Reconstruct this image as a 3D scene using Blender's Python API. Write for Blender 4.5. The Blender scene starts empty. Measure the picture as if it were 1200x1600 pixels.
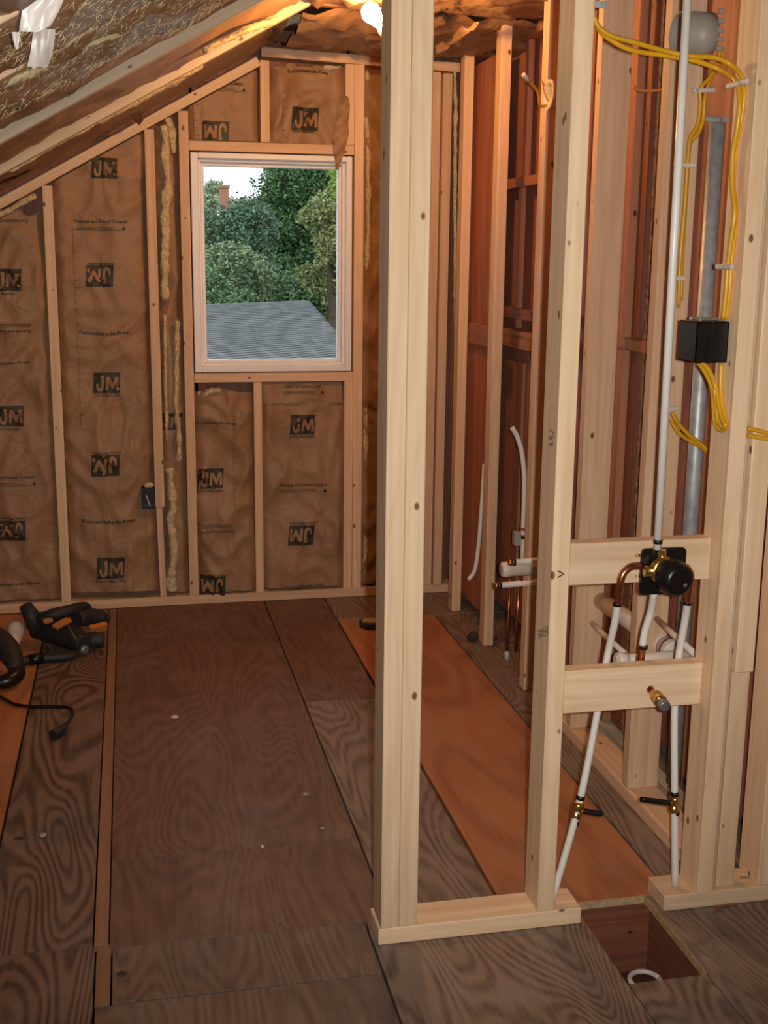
import bpy, bmesh, math, random
from mathutils import Vector, Matrix, noise
random.seed(7)
sc = bpy.context.scene
COL = sc.collection

# ------------------------------------------------------------------ camera
F, PITCH, YAW, ROLL, CAMH = 1860.0, .2126, .2112, .01134, 1.45
_cp, _sp, _cy, _sy = math.cos(PITCH), math.sin(PITCH), math.cos(YAW), math.sin(YAW)
FWD = Vector((_sy*_cp, _cy*_cp, -_sp)); _r = Vector((_cy, -_sy, 0)); _u = _r.cross(FWD)
RIGHT = _r*math.cos(ROLL) + _u*math.sin(ROLL); UP = -_r*math.sin(ROLL) + _u*math.cos(ROLL)
CAM = Vector((0, 0, CAMH))
cd = bpy.data.cameras.new('camera'); cd.sensor_fit = 'HORIZONTAL'; cd.sensor_width = 36
cd.lens = 36*F/1200; cd.clip_start = .05; cd.clip_end = 300
cam = bpy.data.objects.new('camera', cd); COL.objects.link(cam)
m = Matrix.Identity(4)
for i in range(3): m[i][0], m[i][1], m[i][2], m[i][3] = RIGHT[i], UP[i], -FWD[i], CAM[i]
cam.matrix_world = m
sc.camera = cam

# ------------------------------------------------------------------ light
w = bpy.data.worlds.new('overcast_sky'); sc.world = w; w.use_nodes = True
bg = w.node_tree.nodes['Background']; bg.inputs[0].default_value = (.86, .94, 1.0, 1); bg.inputs[1].default_value = 2.2
fl = bpy.data.lights.new('camera_flash_offscreen', 'SPOT'); fl.energy = 188; fl.color = (1.0, .95, .88); fl.shadow_soft_size = .012
fl.spot_size = math.radians(84); fl.spot_blend = .9
fo = bpy.data.objects.new('camera_flash_offscreen', fl); COL.objects.link(fo)
mm = m @ Matrix.Rotation(math.radians(6.5), 4, 'X'); p = CAM + RIGHT*.045 + UP*.01 + FWD*.02
for i in range(3): mm[i][3] = p[i]
fo.matrix_world = mm
BULB_W = 19.0
vs = sc.view_settings
vs.view_transform = 'Standard'; vs.look = 'None'; vs.gamma = 1; vs.exposure = 0; vs.use_curve_mapping = False

# ------------------------------------------------------------------ pixel helpers (1200x1600 frame)
def ray(x, y): return RIGHT*((x-600)/F) + UP*((800-y)/F) + FWD
def onz(x, y, z=0.): d = ray(x, y); return CAM + d*((z-CAMH)/d.z)
def ony(x, y, Y): d = ray(x, y); return CAM + d*(Y/d.y)
def onx(x, y, X): d = ray(x, y); return CAM + d*(X/d.x)
def onpl(x, y, o, n): d = ray(x, y); return CAM + d*((o-CAM).dot(n)/d.dot(n))

# ------------------------------------------------------------------ materials
def newmat(name):
    mt = bpy.data.materials.new(name); mt.use_nodes = True
    nt = mt.node_tree; return mt, nt, nt.nodes['Principled BSDF']
def N(nt, t, **k):
    n = nt.nodes.new(t)
    for a, v in k.items(): setattr(n, a, v)
    return n
def L(nt, a, b): nt.links.new(a, b)
def ramp(nt, stops):
    r = N(nt, 'ShaderNodeValToRGB'); e = r.color_ramp.elements
    e[0].position, e[0].color = stops[0][0], (*stops[0][1], 1); e[1].position, e[1].color = stops[1][0], (*stops[1][1], 1)
    for p_, c in stops[2:]: q = e.new(p_); q.color = (*c, 1)
    return r
def coords(nt, scale, rnd=True):
    tc = N(nt, 'ShaderNodeTexCoord'); mp = N(nt, 'ShaderNodeMapping'); mp.inputs['Scale'].default_value = scale
    L(nt, tc.outputs['Object'], mp.inputs['Vector'])
    if not rnd: return mp.outputs[0], None
    oi = N(nt, 'ShaderNodeObjectInfo'); mu = N(nt, 'ShaderNodeMath', operation='MULTIPLY'); mu.inputs[1].default_value = 37.
    L(nt, oi.outputs['Random'], mu.inputs[0])
    ad = N(nt, 'ShaderNodeVectorMath', operation='ADD'); L(nt, mp.outputs[0], ad.inputs[0]); L(nt, mu.outputs[0], ad.inputs[1])
    return ad.outputs[0], oi
def bump(nt, b, src, strength, dist=.002):
    bn = N(nt, 'ShaderNodeBump'); bn.inputs['Strength'].default_value = strength; bn.inputs['Distance'].default_value = dist
    L(nt, src, bn.inputs['Height']); L(nt, bn.outputs[0], b.inputs['Normal'])
def mix(nt, fac, a, b, mode='MIX'):
    x = N(nt, 'ShaderNodeMix', data_type='RGBA', blend_type=mode)
    for s, v in ((x.inputs[0], fac), (x.inputs[6], a), (x.inputs[7], b)):
        if hasattr(v, 'links') or hasattr(v, 'is_linked'): L(nt, v, s)
        elif isinstance(v, (int, float)): s.default_value = v
        else: s.default_value = (*v, 1)
    return x.outputs[2]
def lumber(name, light, dark, knot, knots=True, rough=.62, rng=.12):
    """sawn board, grain along the board's own Z"""
    mt, nt, b = newmat(name)
    v, oi = coords(nt, (55, 55, 1.3))
    n1 = N(nt, 'ShaderNodeTexNoise'); n1.inputs['Scale'].default_value = 1.; n1.inputs['Detail'].default_value = 4; n1.inputs['Distortion'].default_value = .5
    L(nt, v, n1.inputs['Vector'])
    v3, _ = coords(nt, (9, 9, .8))
    n3 = N(nt, 'ShaderNodeTexNoise'); n3.inputs['Scale'].default_value = 1.; n3.inputs['Detail'].default_value = 2; L(nt, v3, n3.inputs['Vector'])
    s = N(nt, 'ShaderNodeMath', operation='MULTIPLY'); s.inputs[1].default_value = 60; L(nt, n3.outputs[0], s.inputs[0])
    sn = N(nt, 'ShaderNodeMath', operation='SINE'); L(nt, s.outputs[0], sn.inputs[0])
    r1 = ramp(nt, [(.3, dark), (.7, light)]); L(nt, n1.outputs[0], r1.inputs[0])
    r2 = ramp(nt, [(.0, (1, 1, 1)), (1., (.94, .91, .87))]); L(nt, sn.outputs[0], r2.inputs[0])
    c = mix(nt, .8, r1.outputs[0], r2.outputs[0], 'MULTIPLY')
    if knots:
        v2, _ = coords(nt, (13, 13, 8))
        vo = N(nt, 'ShaderNodeTexVoronoi'); vo.inputs['Scale'].default_value = 1.; L(nt, v2, vo.inputs['Vector'])
        rk = ramp(nt, [(.058, (1, 1, 1)), (.088, (0, 0, 0))]); L(nt, vo.outputs['Distance'], rk.inputs[0])
        c = mix(nt, rk.outputs[0], c, knot)
    hs = N(nt, 'ShaderNodeHueSaturation')
    mr = N(nt, 'ShaderNodeMapRange'); mr.inputs[3].default_value = 1-rng; mr.inputs[4].default_value = 1+rng
    L(nt, oi.outputs['Random'], mr.inputs[0]); L(nt, mr.outputs[0], hs.inputs['Value']); L(nt, c, hs.inputs['Color'])
    L(nt, hs.outputs[0], b.inputs['Base Color']); b.inputs['Roughness'].default_value = rough
    bump(nt, b, n1.outputs[0], .25)
    return mt
def ply(name, light, dark, freq=22., contrast=.8, stain=(.05, .045, .04), stain_amt=.5, rough=.6, sc_=(4.2, .95, 1), dust=.3):
    """rotary-cut plywood face: contour-line figure, long axis along Y"""
    mt, nt, b = newmat(name)
    v, oi = coords(nt, sc_)
    n = N(nt, 'ShaderNodeTexNoise'); n.inputs['Scale'].default_value = 1.; n.inputs['Detail'].default_value = 1.2; n.inputs['Distortion'].default_value = .35; L(nt, v, n.inputs['Vector'])
    s = N(nt, 'ShaderNodeMath', operation='MULTIPLY'); s.inputs[1].default_value = freq*6.283; L(nt, n.outputs[0], s.inputs[0])
    sn = N(nt, 'ShaderNodeMath', operation='SINE'); L(nt, s.outputs[0], sn.inputs[0])
    v2, _ = coords(nt, (90, 5, 1)); n2 = N(nt, 'ShaderNodeTexNoise'); n2.inputs['Scale'].default_value = 1; n2.inputs['Detail'].default_value = 3; L(nt, v2, n2.inputs['Vector'])
    ad = N(nt, 'ShaderNodeMath', operation='MULTIPLY_ADD'); ad.inputs[1].default_value = .5*contrast; L(nt, sn.outputs[0], ad.inputs[0]); L(nt, n2.outputs[0], ad.inputs[2])
    r = ramp(nt, [(.30, light), (.88, dark)]); L(nt, ad.outputs[0], r.inputs[0])
    v3, _ = coords(nt, (3.2, 2.1, 1)); n3 = N(nt, 'ShaderNodeTexNoise'); n3.inputs['Scale'].default_value = 1; n3.inputs['Detail'].default_value = 7; n3.inputs['Roughness'].default_value = .68; L(nt, v3, n3.inputs['Vector'])
    rs = ramp(nt, [(.5, (0, 0, 0)), (.74, (stain_amt,)*3)]); L(nt, n3.outputs[0], rs.inputs[0])
    c = mix(nt, rs.outputs[0], r.outputs[0], stain)
    v4, _ = coords(nt, (5, 3, 1)); n4 = N(nt, 'ShaderNodeTexNoise'); n4.inputs['Scale'].default_value = 1.3; n4.inputs['Detail'].default_value = 8; n4.inputs['Roughness'].default_value = .75; L(nt, v4, n4.inputs['Vector'])
    rd = ramp(nt, [(.48, (0, 0, 0)), (.78, (dust,)*3)]); L(nt, n4.outputs[0], rd.inputs[0])
    c = mix(nt, rd.outputs[0], c, (.38, .33, .29))
    L(nt, c, b.inputs['Base Color']); b.inputs['Roughness'].default_value = rough
    bump(nt, b, ad.outputs[0], .3, .0015)
    return mt
def kraftmat(name, a, b_, rough=.55, coat=0.):
    mt, nt, b = newmat(name)
    v, oi = coords(nt, (1, 1, 1))
    n = N(nt, 'ShaderNodeTexNoise'); n.inputs['Scale'].default_value = 5; n.inputs['Detail'].default_value = 6; n.inputs['Roughness'].default_value = .6; L(nt, v, n.inputs['Vector'])
    r = ramp(nt, [(.35, a), (.68, b_)]); L(nt, n.outputs[0], r.inputs[0]); L(nt, r.outputs[0], b.inputs['Base Color'])
    n2 = N(nt, 'ShaderNodeTexNoise'); n2.inputs['Scale'].default_value = 11; n2.inputs['Detail'].default_value = 5; n2.inputs['Distortion'].default_value = 1.6; L(nt, v, n2.inputs['Vector'])
    bump(nt, b, n2.outputs[0], .55, .012)
    b.inputs['Roughness'].default_value = rough; b.inputs['Coat Weight'].default_value = coat; b.inputs['Coat Roughness'].default_value = .22
    return mt
def plain(name, col, rough=.5, metal=0., noise_amt=.15, nscale=30., bumpy=0., coat=0.):
    mt, nt, b = newmat(name)
    v, oi = coords(nt, (1, 1, 1))
    n = N(nt, 'ShaderNodeTexNoise'); n.inputs['Scale'].default_value = nscale; n.inputs['Detail'].default_value = 4; L(nt, v, n.inputs['Vector'])
    r = ramp(nt, [(.25, tuple(c*(1-noise_amt) for c in col)), (.75, tuple(min(1, c*(1+noise_amt)) for c in col))])
    L(nt, n.outputs[0], r.inputs[0]); L(nt, r.outputs[0], b.inputs['Base Color'])
    b.inputs['Roughness'].default_value = rough; b.inputs['Metallic'].default_value = metal; b.inputs['Coat Weight'].default_value = coat
    if bumpy: bump(nt, b, n.outputs[0], bumpy, .006)
    return mt
M = {}
M['pine'] = lumber('fresh_pine', (.86, .655, .435), (.73, .50, .305), (.20, .09, .035))
M['pine_worn'] = lumber('pine_pinkish', (.80, .56, .365), (.66, .42, .25), (.20, .08, .03))
M['pine_grey'] = lumber('pine_grey', (.62, .52, .38), (.48, .38, .26), (.18, .1, .05))
M['old'] = lumber('old_red_lumber', (.30, .105, .055), (.16, .055, .030), (.03, .012, .008))
M['old_light'] = lumber('old_lumber_edge', (.48, .21, .11), (.32, .13, .07), (.06, .02, .012))
M['lath'] = plain('rough_lath_edge', (.24, .14, .08), .85, nscale=60, noise_amt=.85, bumpy=1)
M['redply'] = ply('red_plywood', (.50, .165, .072), (.34, .10, .048), 9, .35, stain_amt=.35, sc_=(2, 2.4, .5))
M['plumply'] = ply('plum_plywood', (.46, .18, .115), (.32, .12, .08), 8, .35, stain=(.035, .02, .018), stain_amt=.6, sc_=(2, 2.4, .5))
M['floor_worn'] = ply('worn_plywood', (.210, .128, .086), (.085, .044, .029), 30, .85)
M['floor_red'] = ply('brown_plywood', (.185, .098, .062), (.110, .054, .034), 27, .38, stain_amt=.4)
M['floor_grey'] = ply('grey_plywood', (.275, .192, .140), (.125, .078, .055), 28, .5, dust=.5)
M['floor_front'] = ply('front_plywood', (.195, .125, .086), (.105, .063, .044), 28, .42, stain_amt=.45)
M['floor_orange'] = ply('orange_plywood', (.48, .195, .078), (.35, .125, .048), 7, .55, stain=(.22, .08, .03), stain_amt=.4, rough=.5)
M['filler'] = lumber('filler_strip', (.36, .20, .11), (.27, .14, .075), (.12, .05, .03), knots=False)
M['ply_edge'] = plain('plywood_edge', (.50, .34, .18), .8, nscale=80, noise_amt=.3)
M['dark_board'] = plain('dark_ceiling_board_below', (.10, .042, .022), .5, nscale=9, noise_amt=.35)
M['kraft'] = kraftmat('kraft_paper', (.36, .205, .105), (.29, .16, .08))
M['kraft_roof'] = M['kraft']
M['kraft_poly'] = kraftmat('kraft_under_clear_poly', (.36, .205, .105), (.29, .16, .08), rough=.5, coat=.45)
M['fluff'] = plain('glass_wool', (.62, .50, .29), .95, nscale=70, noise_amt=.35, bumpy=1)
M['ink'] = plain('printing_ink', (.040, .032, .018), .6)
M['vinyl'] = plain('white_vinyl', (.88, .88, .90), .4, noise_amt=.02)
M['pex'] = plain('white_pex', (.80, .78, .72), .35, noise_amt=.04)
M['pvc'] = plain('white_pvc', (.76, .70, .62), .4, noise_amt=.06)
M['primer'] = plain('red_primer', (.30, .05, .05), .5)
M['black'] = plain('black_plastic', (.006, .006, .006), .35, noise_amt=.3)
M['blackdull'] = plain('black_tool_fabric', (.018, .020, .022), .6, noise_amt=.5, nscale=40)
M['copper'] = plain('copper', (.60, .22, .11), .28, .95, noise_amt=.25)
M['brass'] = plain('brass', (.62, .38, .10), .28, .95, noise_amt=.2)
M['steel'] = plain('galvanised_steel', (.46, .49, .50), .45, .35, noise_amt=.25, nscale=40)
M['cable'] = plain('yellow_cable', (.70, .37, .015), .35, noise_amt=.12)
M['orange'] = plain('orange_plastic', (.55, .20, .04), .5)
M['clamp'] = plain('white_cable_clamp', (.70, .60, .52), .5)
M['greybox'] = plain('grey_plastic', (.36, .34, .30), .45, noise_amt=.06)
M['porcelain'] = plain('porcelain', (.7, .62, .5), .3, noise_amt=.05)
M['grey_hard'] = plain('grey_metal', (.25, .25, .25), .4, .6)
M['shingle'] = plain('grey_shingle', (.098, .098, .100), .9, nscale=14, noise_amt=.35)
M['brick'] = plain('brick', (.45, .20, .13), .9, nscale=20)
M['siding'] = plain('pale_siding', (.5, .48, .44), .7)
M['bark'] = plain('bark', (.07, .05, .035), .95, nscale=12, noise_amt=.4)
M['grass'] = plain('lawn', (.05, .08, .025), .9, nscale=3)
M['plaster'] = plain('unfinished_wallboard', (.36, .24, .16), .9, nscale=4)
def glassmat():
    mt, nt, b = newmat('window_glass'); nt.nodes.remove(b)
    tr = N(nt, 'ShaderNodeBsdfTransparent'); tr.inputs[0].default_value = (.96, .98, .97, 1)
    gl = N(nt, 'ShaderNodeBsdfGlossy'); gl.inputs['Roughness'].default_value = .02
    fr = N(nt, 'ShaderNodeFresnel'); fr.inputs[0].default_value = 1.3
    mx = N(nt, 'ShaderNodeMixShader'); L(nt, fr.outputs[0], mx.inputs[0]); L(nt, tr.outputs[0], mx.inputs[1]); L(nt, gl.outputs[0], mx.inputs[2])
    L(nt, mx.outputs[0], nt.nodes['Material Output'].inputs[0]); return mt
M['glass'] = glassmat()
def polymat():
    mt, nt, b = newmat('clear_poly_sheet')
    b.inputs['Base Color'].default_value = (.75, .70, .66, 1); b.inputs['Roughness'].default_value = .3
    v, oi = coords(nt, (40, 40, 6)); n = N(nt, 'ShaderNodeTexNoise'); n.inputs['Scale'].default_value = 1; L(nt, v, n.inputs['Vector'])
    r = ramp(nt, [(.3, (.5,)*3), (.75, (.95,)*3)]); L(nt, n.outputs[0], r.inputs[0]); L(nt, r.outputs[0], b.inputs['Alpha']); return mt
M['poly'] = polymat()
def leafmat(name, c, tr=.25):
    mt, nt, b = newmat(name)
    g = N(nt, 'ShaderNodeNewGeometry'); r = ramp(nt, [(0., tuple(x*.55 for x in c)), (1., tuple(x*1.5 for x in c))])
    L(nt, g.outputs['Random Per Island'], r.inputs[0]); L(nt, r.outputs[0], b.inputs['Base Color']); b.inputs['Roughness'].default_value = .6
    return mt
def bulbmat(e):
    """e: watts of a bulb of about 93 cm2 of glass"""
    mt, nt, b = newmat('lit_bulb'); b.inputs['Base Color'].default_value = (.9, .8, .6, 1)
    b.inputs['Emission Color'].default_value = (1, .50, .17, 1); b.inputs['Emission Strength'].default_value = e/(math.pi*.0093); return mt

# ------------------------------------------------------------------ object helpers
def obj(name, data, mat=None, parent=None, label=None):
    me = data
    if isinstance(data, bmesh.types.BMesh):
        me = bpy.data.meshes.new(name); data.to_mesh(me); data.free()
    if mat is not None and me is not None and not me.materials: me.materials.append(M[mat] if isinstance(mat, str) else mat)
    o = bpy.data.objects.new(name, me); COL.objects.link(o)
    if parent is not None: o.parent = parent
    if label: o['label'] = label
    return o
def tag(o, label, cat, group=None, kind=None):
    o['label'] = label; o['category'] = cat
    if group: o['group'] = group
    if kind: o['kind'] = kind
    return o
def empty(name, loc=(0, 0, 0)):
    o = bpy.data.objects.new(name, None); o.empty_display_size = .05; COL.objects.link(o); o.location = loc; return o
def thing(name, label, cat, loc=(0, 0, 0), group=None):
    return tag(empty(name, loc), label, cat, group)
def struct(o, label=None):
    o['kind'] = 'structure'
    if label: o['label'] = label
    return o
def setpar(o, parent):
    """parent keeping world place (parents only translate)"""
    o.parent = parent; o.matrix_parent_inverse = Matrix.Translation(-Vector(parent.location)); return o
def box_bm(bm, lo, hi, bev=0.):
    lo, hi = Vector(lo), Vector(hi); c = (lo+hi)/2; s = hi-lo
    g = bmesh.ops.create_cube(bm, size=1., matrix=Matrix.Translation(c) @ Matrix.Diagonal((*s, 1)))
    if bev:
        es = {e for v in g['verts'] for e in v.link_edges}
        bmesh.ops.bevel(bm, geom=list(es), offset=bev, segments=1, affect='EDGES')
    return bm
def boxo(name, lo, hi, mat, parent=None, bev=.0015, label=None):
    lo, hi = Vector([min(a, b) for a, b in zip(lo, hi)]), Vector([max(a, b) for a, b in zip(lo, hi)]); c = (lo+hi)/2
    o = obj(name, box_bm(bmesh.new(), lo-c, hi-c, bev), mat, None, label); o.location = c
    if parent: setpar(o, parent)
    return o
def board(name, lo, hi, mat, parent=None, bev=.002, label=None, tilt=None):
    """lumber: its longest side becomes local Z so the grain follows it"""
    lo, hi = Vector([min(a, b) for a, b in zip(lo, hi)]), Vector([max(a, b) for a, b in zip(lo, hi)]); c = (lo+hi)/2; s = hi-lo
    ax = max(range(3), key=lambda i: s[i])
    rot = {0: Matrix.Rotation(math.pi/2, 3, 'Y'), 1: Matrix.Rotation(-math.pi/2, 3, 'X'), 2: Matrix.Identity(3)}[ax]
    sl = rot.transposed() @ s; sl = Vector([abs(x) for x in sl])
    o = obj(name, box_bm(bmesh.new(), -sl/2, sl/2, bev), mat, None, label)
    mw = Matrix.Translation(c) @ rot.to_4x4()
    if tilt is not None: mw = Matrix.Translation(c) @ tilt.to_4x4() @ rot.to_4x4()
    o.matrix_world = mw
    if parent: setpar(o, parent)
    return o
def plank(name, a, b, w_, t, mat, parent=None, up=(0, 0, 1), bev=.002):
    """board from a to b, width w_ across, thickness t along 'up'"""
    a, b = Vector(a), Vector(b); z = (b-a).normalized(); y = Vector(up); y = (y - z*y.dot(z)).normalized(); x = y.cross(z)
    l = (b-a).length
    o = obj(name, box_bm(bmesh.new(), (-w_/2, -t/2, -l/2), (w_/2, t/2, l/2), bev), mat)
    mt = Matrix.Identity(4)
    for i in range(3): mt[i][0], mt[i][1], mt[i][2], mt[i][3] = x[i], y[i], z[i], (a[i]+b[i])/2
    o.matrix_world = mt
    if parent: setpar(o, parent)
    return o
def smooth_path(pts, n=7):
    pts = [Vector(p_) for p_ in pts]
    if len(pts) < 3: return pts
    q = [pts[0]*2-pts[1]] + pts + [pts[-1]*2-pts[-2]]; out = []
    for i in range(1, len(q)-2):
        a, b, c, d = q[i-1], q[i], q[i+1], q[i+2]
        for k in range(n):
            t = k/n
            out.append(.5*((2*b) + (c-a)*t + (2*a-5*b+4*c-d)*t*t + (3*b-a-3*c+d)*t**3))
    out.append(pts[-1]); return out
def tube_bm(bm, pts, r, seg=12, radii=None):
    prev = None; rings = []
    for i, p_ in enumerate(pts):
        t = (pts[min(i+1, len(pts)-1)] - pts[max(i-1, 0)]).normalized()
        if prev is None: u = t.orthogonal().normalized()
        else: u = (prev - t*prev.dot(t)).normalized()
        prev = u; v = t.cross(u); rr = radii[i] if radii else r
        rings.append([bm.verts.new(p_ + (u*math.cos(2*math.pi*k/seg) + v*math.sin(2*math.pi*k/seg))*rr) for k in range(seg)])
    for a, b in zip(rings, rings[1:]):
        for k in range(seg):
            f = bm.faces.new((a[k], a[(k+1) % seg], b[(k+1) % seg], b[k])); f.smooth = True
    bm.faces.new(rings[0][::-1]); bm.faces.new(rings[-1]); return bm
def tube(name, pts, r, mat, parent=None, seg=12, label=None, smooth=True, radii=None):
    P_ = smooth_path(pts) if smooth else [Vector(p_) for p_ in pts]
    c = sum(P_, Vector())/len(P_)
    o = obj(name, tube_bm(bmesh.new(), [p_-c for p_ in P_], r, seg, radii), mat, None, label); o.location = c
    if parent: setpar(o, parent)
    return o
def lathe(name, prof, mat, origin, axis, parent=None, seg=24, label=None):
    """prof: (distance along axis, radius)"""
    pts = [Vector((0, 0, a)) for a, _ in prof]; bm = bmesh.new(); rings = []
    for a, r in prof:
        rings.append([bm.verts.new((r*math.cos(2*math.pi*k/seg), r*math.sin(2*math.pi*k/seg), a)) for k in range(seg)])
    for a, b in zip(rings, rings[1:]):
        for k in range(seg):
            f = bm.faces.new((a[k], a[(k+1) % seg], b[(k+1) % seg], b[k])); f.smooth = True
    bm.faces.new(rings[0][::-1]); bm.faces.new(rings[-1])
    o = obj(name, bm, mat, None, label)
    o.matrix_world = Matrix.Translation(Vector(origin)) @ Vector(axis).to_track_quat('Z', 'Y').to_matrix().to_4x4()
    if parent: setpar(o, parent)
    return o

# ------------------------------------------------------------------ the shell
YB = 4.88                      # face of the back wall framing
ZC = 2.235                     # underside of ceiling framing
SL, S0 = .56, 1.905            # roof slope: z = S0 + SL*x
def zs(x): return S0 + SL*x
XK = (ZC-S0)/SL                # where the slope meets the flat ceiling
WX0, WX1, WZ0, WZ1 = .262, .904, .975, 1.838      # window rough opening

wall_back = struct(obj('wall_back', (lambda bm: [box_bm(bm, (-1.6, 4.975, -.25), (WX0+.012, 4.99, 2.6)), box_bm(bm, (WX1-.012, 4.975, -.25), (1.6, 4.99, 2.6)), box_bm(bm, (WX0, 4.975, -.25), (WX1, 4.99, WZ0+.012)), box_bm(bm, (WX0, 4.975, WZ1-.012), (WX1, 4.99, 2.6))] and bm)(bmesh.new()), 'old'), 'back wall framing with brown sheathing behind the studs')
wall_right = struct(boxo('wall_right', (1.56, -2.2, -.25), (1.58, 4.975, 2.6), 'plumply', bev=0), 'old reddish wood wall behind the new bathroom studs')
wall_left = struct(boxo('wall_left', (-1.62, -2.2, -.25), (-1.6, 4.975, 1.6), 'plaster', bev=0), 'low knee wall under the roof slope')
wall_rear = struct(boxo('wall_rear', (-1.6, -2.22, -.25), (1.56, -2.2, 2.6), 'plaster', bev=0), 'plain wall at the near end of the attic room')
bm = bmesh.new(); box_bm(bm, (XK, -2.2, ZC+.22), (1.56, 4.975, ZC+.24))
t_ = [(-1.6, zs(-1.6)+.25), (XK, ZC+.25), (XK, ZC+.27), (-1.6, zs(-1.6)+.27)]
va = [bm.verts.new((x, -2.2, z)) for x, z in t_]; vb = [bm.verts.new((x, 4.975, z)) for x, z in t_]
for k in range(4): bm.faces.new((va[k], va[(k+1) % 4], vb[(k+1) % 4], vb[k]))
bm.faces.new(va); bm.faces.new(vb[::-1])
ceiling = struct(obj('ceiling', bm, 'old'), 'roof deck above the rafters and insulation')

# floor: joist bay bottom with the plywood sheets on top
floor = struct(boxo('floor', (-1.6, -2.2, -.25), (1.56, 4.975, -.20), 'dark_board', bev=0), 'worn plywood subfloor in sheets over a dark joist bay')
def sheet(x0, x1, y0, y1, mat, dz=0., parent=floor, g=.0015):
    o = boxo('plywood_sheet', (x0+g, y0+g, -.019+dz), (x1-g, y1-g, dz), mat, parent, bev=.001); return o
HX0, HX1, HY0, HY1 = .955, 1.130, 2.022, 2.335
sheet(-1.6, -.360, 2.37, 4.97, 'floor_orange', -.002)
sheet(-.356, -.118, 2.37, 4.97, 'floor_worn')
board('filler_strip', (-.116, 2.372, -.019), (-.086, 4.97, -.0005), 'filler', floor, .001)
sheet(-.084, .527, 2.736, 4.97, 'floor_red', .001, g=.001)
sheet(-.084, .527, 2.352, 2.735, 'floor_red', .0005, g=.001)
sheet(.529, .787, 3.69, 4.97, 'floor_red')
sheet(.529, .787, 2.352, 3.688, 'floor_grey', .001)
sheet(.793, 1.195, HY1, 4.567, 'floor_orange', .0004)
sheet(.789, 1.55, 4.57, 4.97, 'floor_grey')
sheet(1.199, 1.55, HY1, 4.568, 'floor_grey')
sheet(-1.6, -.112, -2.2, 2.368, 'floor_worn')
board('filler_strip', (-.110, 2.155, -.019), (-.080, 2.368, -.0005), 'filler', floor, .001)
sheet(-.078, .470, 2.152, 2.350, 'floor_front', .001)
sheet(-.110, .470, -2.2, 2.150, 'floor_front')
sheet(.472, HX0, -2.2, 2.350, 'floor_grey')
sheet(HX0, HX1, -2.2, HY0, 'floor_grey')
sheet(HX1, 1.55, -2.2, HY1, 'floor_grey')
sheet(.787, HX0, 2.350, 2.3545, 'floor_grey')
# joists either side of the opening, and rough odds and ends in it
for x in (HX0-.055, HX1+.02): board('floor_joist', (x, .2, -.2), (x+.038, 4.9, -.0195), 'old', floor)
board('floor_joist', (HX0-.017, HY1+.004, -.2), (HX1+.02, HY1+.042, -.0195), 'old', floor)
boxo('plywood_edge', (HX1-.0005, HY0+.002, -.0188), (HX1+.0012, HY1, -.0004), 'ply_edge', floor, bev=0)
boxo('plywood_edge', (.945, HY1-.0012, -.0182), (HX1, HY1+.0012, .0003), 'ply_edge', floor, bev=0)
# dark knot and bolt holes in the front sheets
for (px, py, r) in ((190, 1522, .012), (67, 1307, .010), (30, 1310, .012), (437, 1445, .004)):
    q = onz(px, py, .0005); lathe('knot_hole', [(0, r), (.0006, r*.9)], 'ink', (q.x, q.y, .0008), (0, 0, 1), floor, 10)

# ------------------------------------------------------------------ back wall framing
D = .089
def bstud(x0, x1, z0, z1, mat='pine_worn', name='stud', y=YB): return board(name, (x0, y, z0), (x1, y+D, z1), mat, wall_back)
PB = .04
board('bottom_plate', (-1.55, YB, 0.002), (1.36, YB+D, PB), 'pine_worn', wall_back)
def rk(x): return min(zs(x), ZC-.04) - .038*1.1
bstud(-.712, -.674, PB, rk(-.70)); bstud(-.306, -.268, PB, rk(-.30), 'pine')
bstud(.084, .122, .425, rk(.09))
plank('stud', (.107, YB+.03, PB), (.100, YB+.03, .425), .026, .05, 'pine_worn', wall_back, up=(0, 1, 0))
bstud(.215, .253, PB, rk(.22))
bstud(.909, .948, PB, 2.185)
bstud(.871, .908, PB, WZ0-.04); bstud(.871, .908, WZ1+.04, 2.185)
bstud(.494, .528, PB, WZ0-.041); bstud(.534, .570, WZ1+.041, 2.185)
board('window_sill_board', (.254, YB, WZ0-.040), (.908, YB+D, WZ0-.002), 'pine_worn', wall_back)
board('window_header', (.254, YB, WZ1+.002), (.908, YB+D, WZ1+.039), 'pine_worn', wall_back)
plank('rake_plate', (-1.5, YB+D/2, zs(-1.5)-.02), (XK-.06, YB+D/2, zs(XK-.06)-.02), D, .036, 'pine', wall_back, up=(0, 0, 1))
plank('top_plate', (XK-.05, YB+D/2, 2.216), (1.34, YB+D/2, 2.190), D, .036, 'pine_worn', wall_back)
# studs in the far bathroom corner
bstud(1.228, 1.262, PB, 2.17); bstud(1.268, 1.306, PB, 2.165, y=YB-.01)
board('nailer_block', (1.19, YB+.002, .90), (1.226, YB+.04, 1.52), 'pine_worn', wall_back)
bstud(1.06, 1.098, PB, 2.17)

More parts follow.
